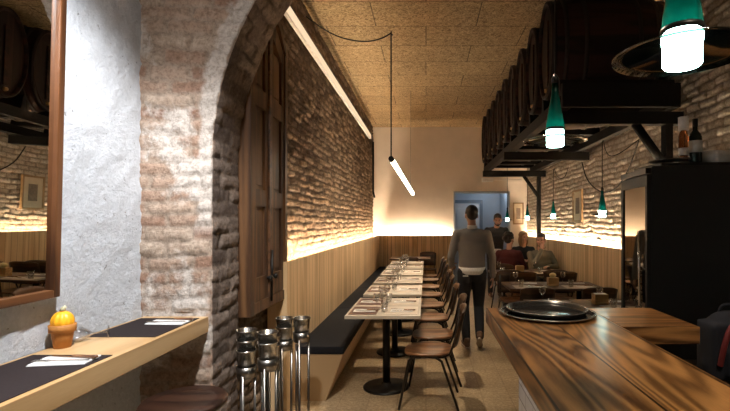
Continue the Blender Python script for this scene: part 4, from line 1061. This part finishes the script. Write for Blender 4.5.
def shoe(par, ank, d, pitch, name='shoe'):
    b = MB(); R = Matrix.Rotation(math.atan2(-d[0], d[1]), 4, 'Z') @ Matrix.Rotation(pitch, 4, 'X'); T_ = Matrix.Translation(ank) @ R
    def P(x, y, z): return T_ @ Vector((x, y, z))
    b.capsule(P(0, -.045, -.05), P(0, .06, -.055), .036, .036); b.capsule(P(0, .06, -.055), P(.0, .165, -.062), .037, .028); b.capsule(P(0, -.03, .0), P(0, -.03, -.04), .042, .038); b.capsule(P(0, -.02, -.0), P(0, .09, -.045), .036, .03)
    o = fuse(b, name, M['shoe'], par, .007, 3)
    s = MB(); pts = []
    n = 24
    prof = [(.040*math.cos(2*math.pi*k/n)*(1.0 if math.sin(2*math.pi*k/n) > 0 else .85), .05+.138*math.sin(2*math.pi*k/n)) for k in range(n)]
    s.rings([[P(x, y, -.096) for x, y in prof], [P(x*1.04, y*1.01, -.085) for x, y in prof], [P(x, y, -.072) for x, y in prof]]); s.build('sole', M['sole'], o)
    return o
shoe(m1, V(-.072, -.02, .096), V(-.15, 1, 0), 0); shoe(m1, V(.085, -.09, .175), V(.15, 1, 0), math.radians(-38))
hair(T, m1, M['hair_dark'])
face_parts(T, m1)

# --- seated figure builder (local +Y is where they face)
def seated(loc_, rz, label, cloth, hairm, hstyle, yaw, pitch, larm, rarm, beard=None, legs=M['jeans'], scale=1.0, lean=.0, hands=(None, None), name='person', fat=1.0):
    p = empty(name, loc_, label, 'person', rz=rz)
    pel, chest, neck = V(0, 0, .57), V(0, .02+lean*.5, .86), V(0, .03+lean, 1.06)
    hc = V(0, .06+lean*1.15, 1.235); T = head_mat(hc, yaw, pitch)
    b = MB(); b.capsule(pel, chest, .095, .095); b.capsule(chest, neck, .09, .055); b.capsule(neck, hc-V(0, .01, .06), .054, .052); head(b, T)
    sls = []
    for s, (el, wr), hd in ((-1, larm, hands[0]), (1, rarm, hands[1])):
        sh = V(s*.18, .02+lean*.9, .995); el = V(*el); wr = V(*wr); chain(b, [V(s*.11, .02+lean*.7, .98), sh, el, wr], [.042, .040, .034, .026]); sls.append((sh, el, wr))
        hd = hd or ((wr-el).normalized(), (0, 0, -1), (-s, 0, 0)); hand(b, wr, hd[0], hd[1], hd[2], .7)
    for s in (-1, 1):
        chain(b, [V(s*.09, 0, .53), V(s*.11, .42, .53), V(s*.10, .40, .09)], [.075, .052, .036]); b.capsule(V(s*.10, .40, .08), V(s*.11, .52, .035), .034, .028)
    fuse(b, 'body', M['skin'], p, .008, 3)
    b = MB(); torso_cloth(b, V(0, 0, .60), chest, neck, sls[0][0], sls[1][0], fat=fat)
    for sh, el, wr in sls: sleeve(b, sh, el, wr)
    fuse(b, 'sweater', cloth, p, .010, 5)
    b = MB(); b.ell((0, 0, .56), (.165, .13, .09))
    for s in (-1, 1): chain(b, [V(s*.09, 0, .545), V(s*.11, .42, .54), V(s*.10, .40, .12)], [.092, .070, .055])
    fuse(b, 'trousers', legs, p, .010, 4)
    for s in (-1, 1): shoe(p, V(s*.10, .40, .098), V(0, 1, 0), 0)
    hair(T, p, hairm, hstyle); face_parts(T, p, beard); return p
# man in olive sweater: faces the camera side, head turned to his right (picture left), hand at his chin, elbow on the table
seated((2.0, 7.99, 0), math.radians(188), 'seated man in olive sweater resting a hand on his chin', M['sweater_olive'], M['hair_dark'], 'short', math.radians(-35), math.radians(-4),
       ((-.27, .16, .78), (-.05, .33, .80)), ((.20, .27, .80), (.035, .20, 1.07)), beard=M['hair_brown'],
       hands=(None, ((-.25, -.1, .9), (-.2, -.9, 0), (-1, 0, .3))), fat=1.12, lean=.04)
# woman in dark red: back mostly to the camera
seated((1.47, 8.05, 0), math.radians(-22), 'seated person in dark red top with dark curly hair, back to camera', M['sweater_red'], M['hair_dark'], 'curly', math.radians(-20), 0,
       ((-.26, .10, .76), (-.12, .36, .80)), ((.26, .10, .76), (.12, .36, .80)), fat=.98, lean=.04)
# person with light brown hair across the back table
seated((2.0, 9.36, 0), math.radians(180), 'seated person with long light brown hair, between the red top and the olive sweater', M['black_cloth'], M['hair_brown'], 'long', math.radians(20), 0,
       ((-.26, .14, .78), (-.10, .34, .80)), ((.26, .14, .78), (.10, .34, .80)), fat=.95, lean=.08)
# waiter: stands behind the diners, leaning forward over them
wt = empty('person', (1.44, 9.30, 0), 'standing waiter in black T-shirt leaning towards the diners', 'person', rz=math.radians(184))
pel, chest, neck = V(0, -.06, 1.0), V(0, .02, 1.27), V(0, .09, 1.455)
hc = V(-.0, .175, 1.60); T = head_mat(hc, math.radians(-12), math.radians(-16))
shl, ell_, wrl = V(-.19, .07, 1.39), V(-.25, .14, 1.12), V(-.14, .36, .98)
shr, elr, wrr = V(.19, .07, 1.39), V(.25, .10, 1.11), V(.22, .30, .95)
b = MB(); b.capsule(pel, chest, .095, .095); b.capsule(chest, neck, .09, .055); b.capsule(neck, hc-V(0, .01, .06), .058, .056); head(b, T)
chain(b, [V(-.13, .07, 1.40), shl, ell_, wrl], [.05, .05, .040, .028]); chain(b, [V(.13, .07, 1.40), shr, elr, wrr], [.05, .05, .040, .028])
hand(b, wrl, (.3, .8, -.3), (0, 0, -1), (1, 0, 0), .7); hand(b, wrr, (-.2, .8, -.4), (0, 0, -1), (-1, 0, 0), .7)
for s in (-1, 1): chain(b, [V(s*.09, -.06, .93), V(s*.10, -.03, .5), V(s*.10, -.06, .09)], [.075, .05, .036]); b.capsule(V(s*.1, -.06, .08), V(s*.11, .06, .035), .034, .028)
fuse(b, 'body', M['skin'], wt, .008, 3)
b = MB(); torso_cloth(b, V(0, -.05, 1.02), chest, neck, shl, shr, fat=1.02)
for a_, e_ in ((shl, ell_), (shr, elr)): b.capsule(a_, a_.lerp(e_, .55), .066, .060)
fuse(b, 't_shirt', M['black_cloth'], wt, .010, 4)
b = MB(); b.ell((0, -.06, .96), (.158, .125, .09))
for s in (-1, 1): chain(b, [V(s*.09, -.06, .93), V(s*.10, -.03, .5), V(s*.10, -.06, .12)], [.097, .068, .054])
fuse(b, 'trousers', M['jeans'], wt, .010, 4)
b = MB()
for k in range(1): b.rings([[(.14*math.sin(t)*1.15, -.06+.135*math.cos(t)*1.05, z) for t in [math.radians(-75+150*i/14) for i in range(15)]] for z in (.55, .7, .85, 1.02)], closed=False, cap=False)
ap = b.build('apron', M['white_cloth'], wt); sol = ap.modifiers.new('s', 'SOLIDIFY'); sol.thickness = .006
for s in (-1, 1): shoe(wt, V(s*.10, -.06, .098), V(0, 1, 0), 0)
hair(T, wt, M['hair_dark']); face_parts(T, wt, M['hair_dark'])
bpy.context.view_layer.update()
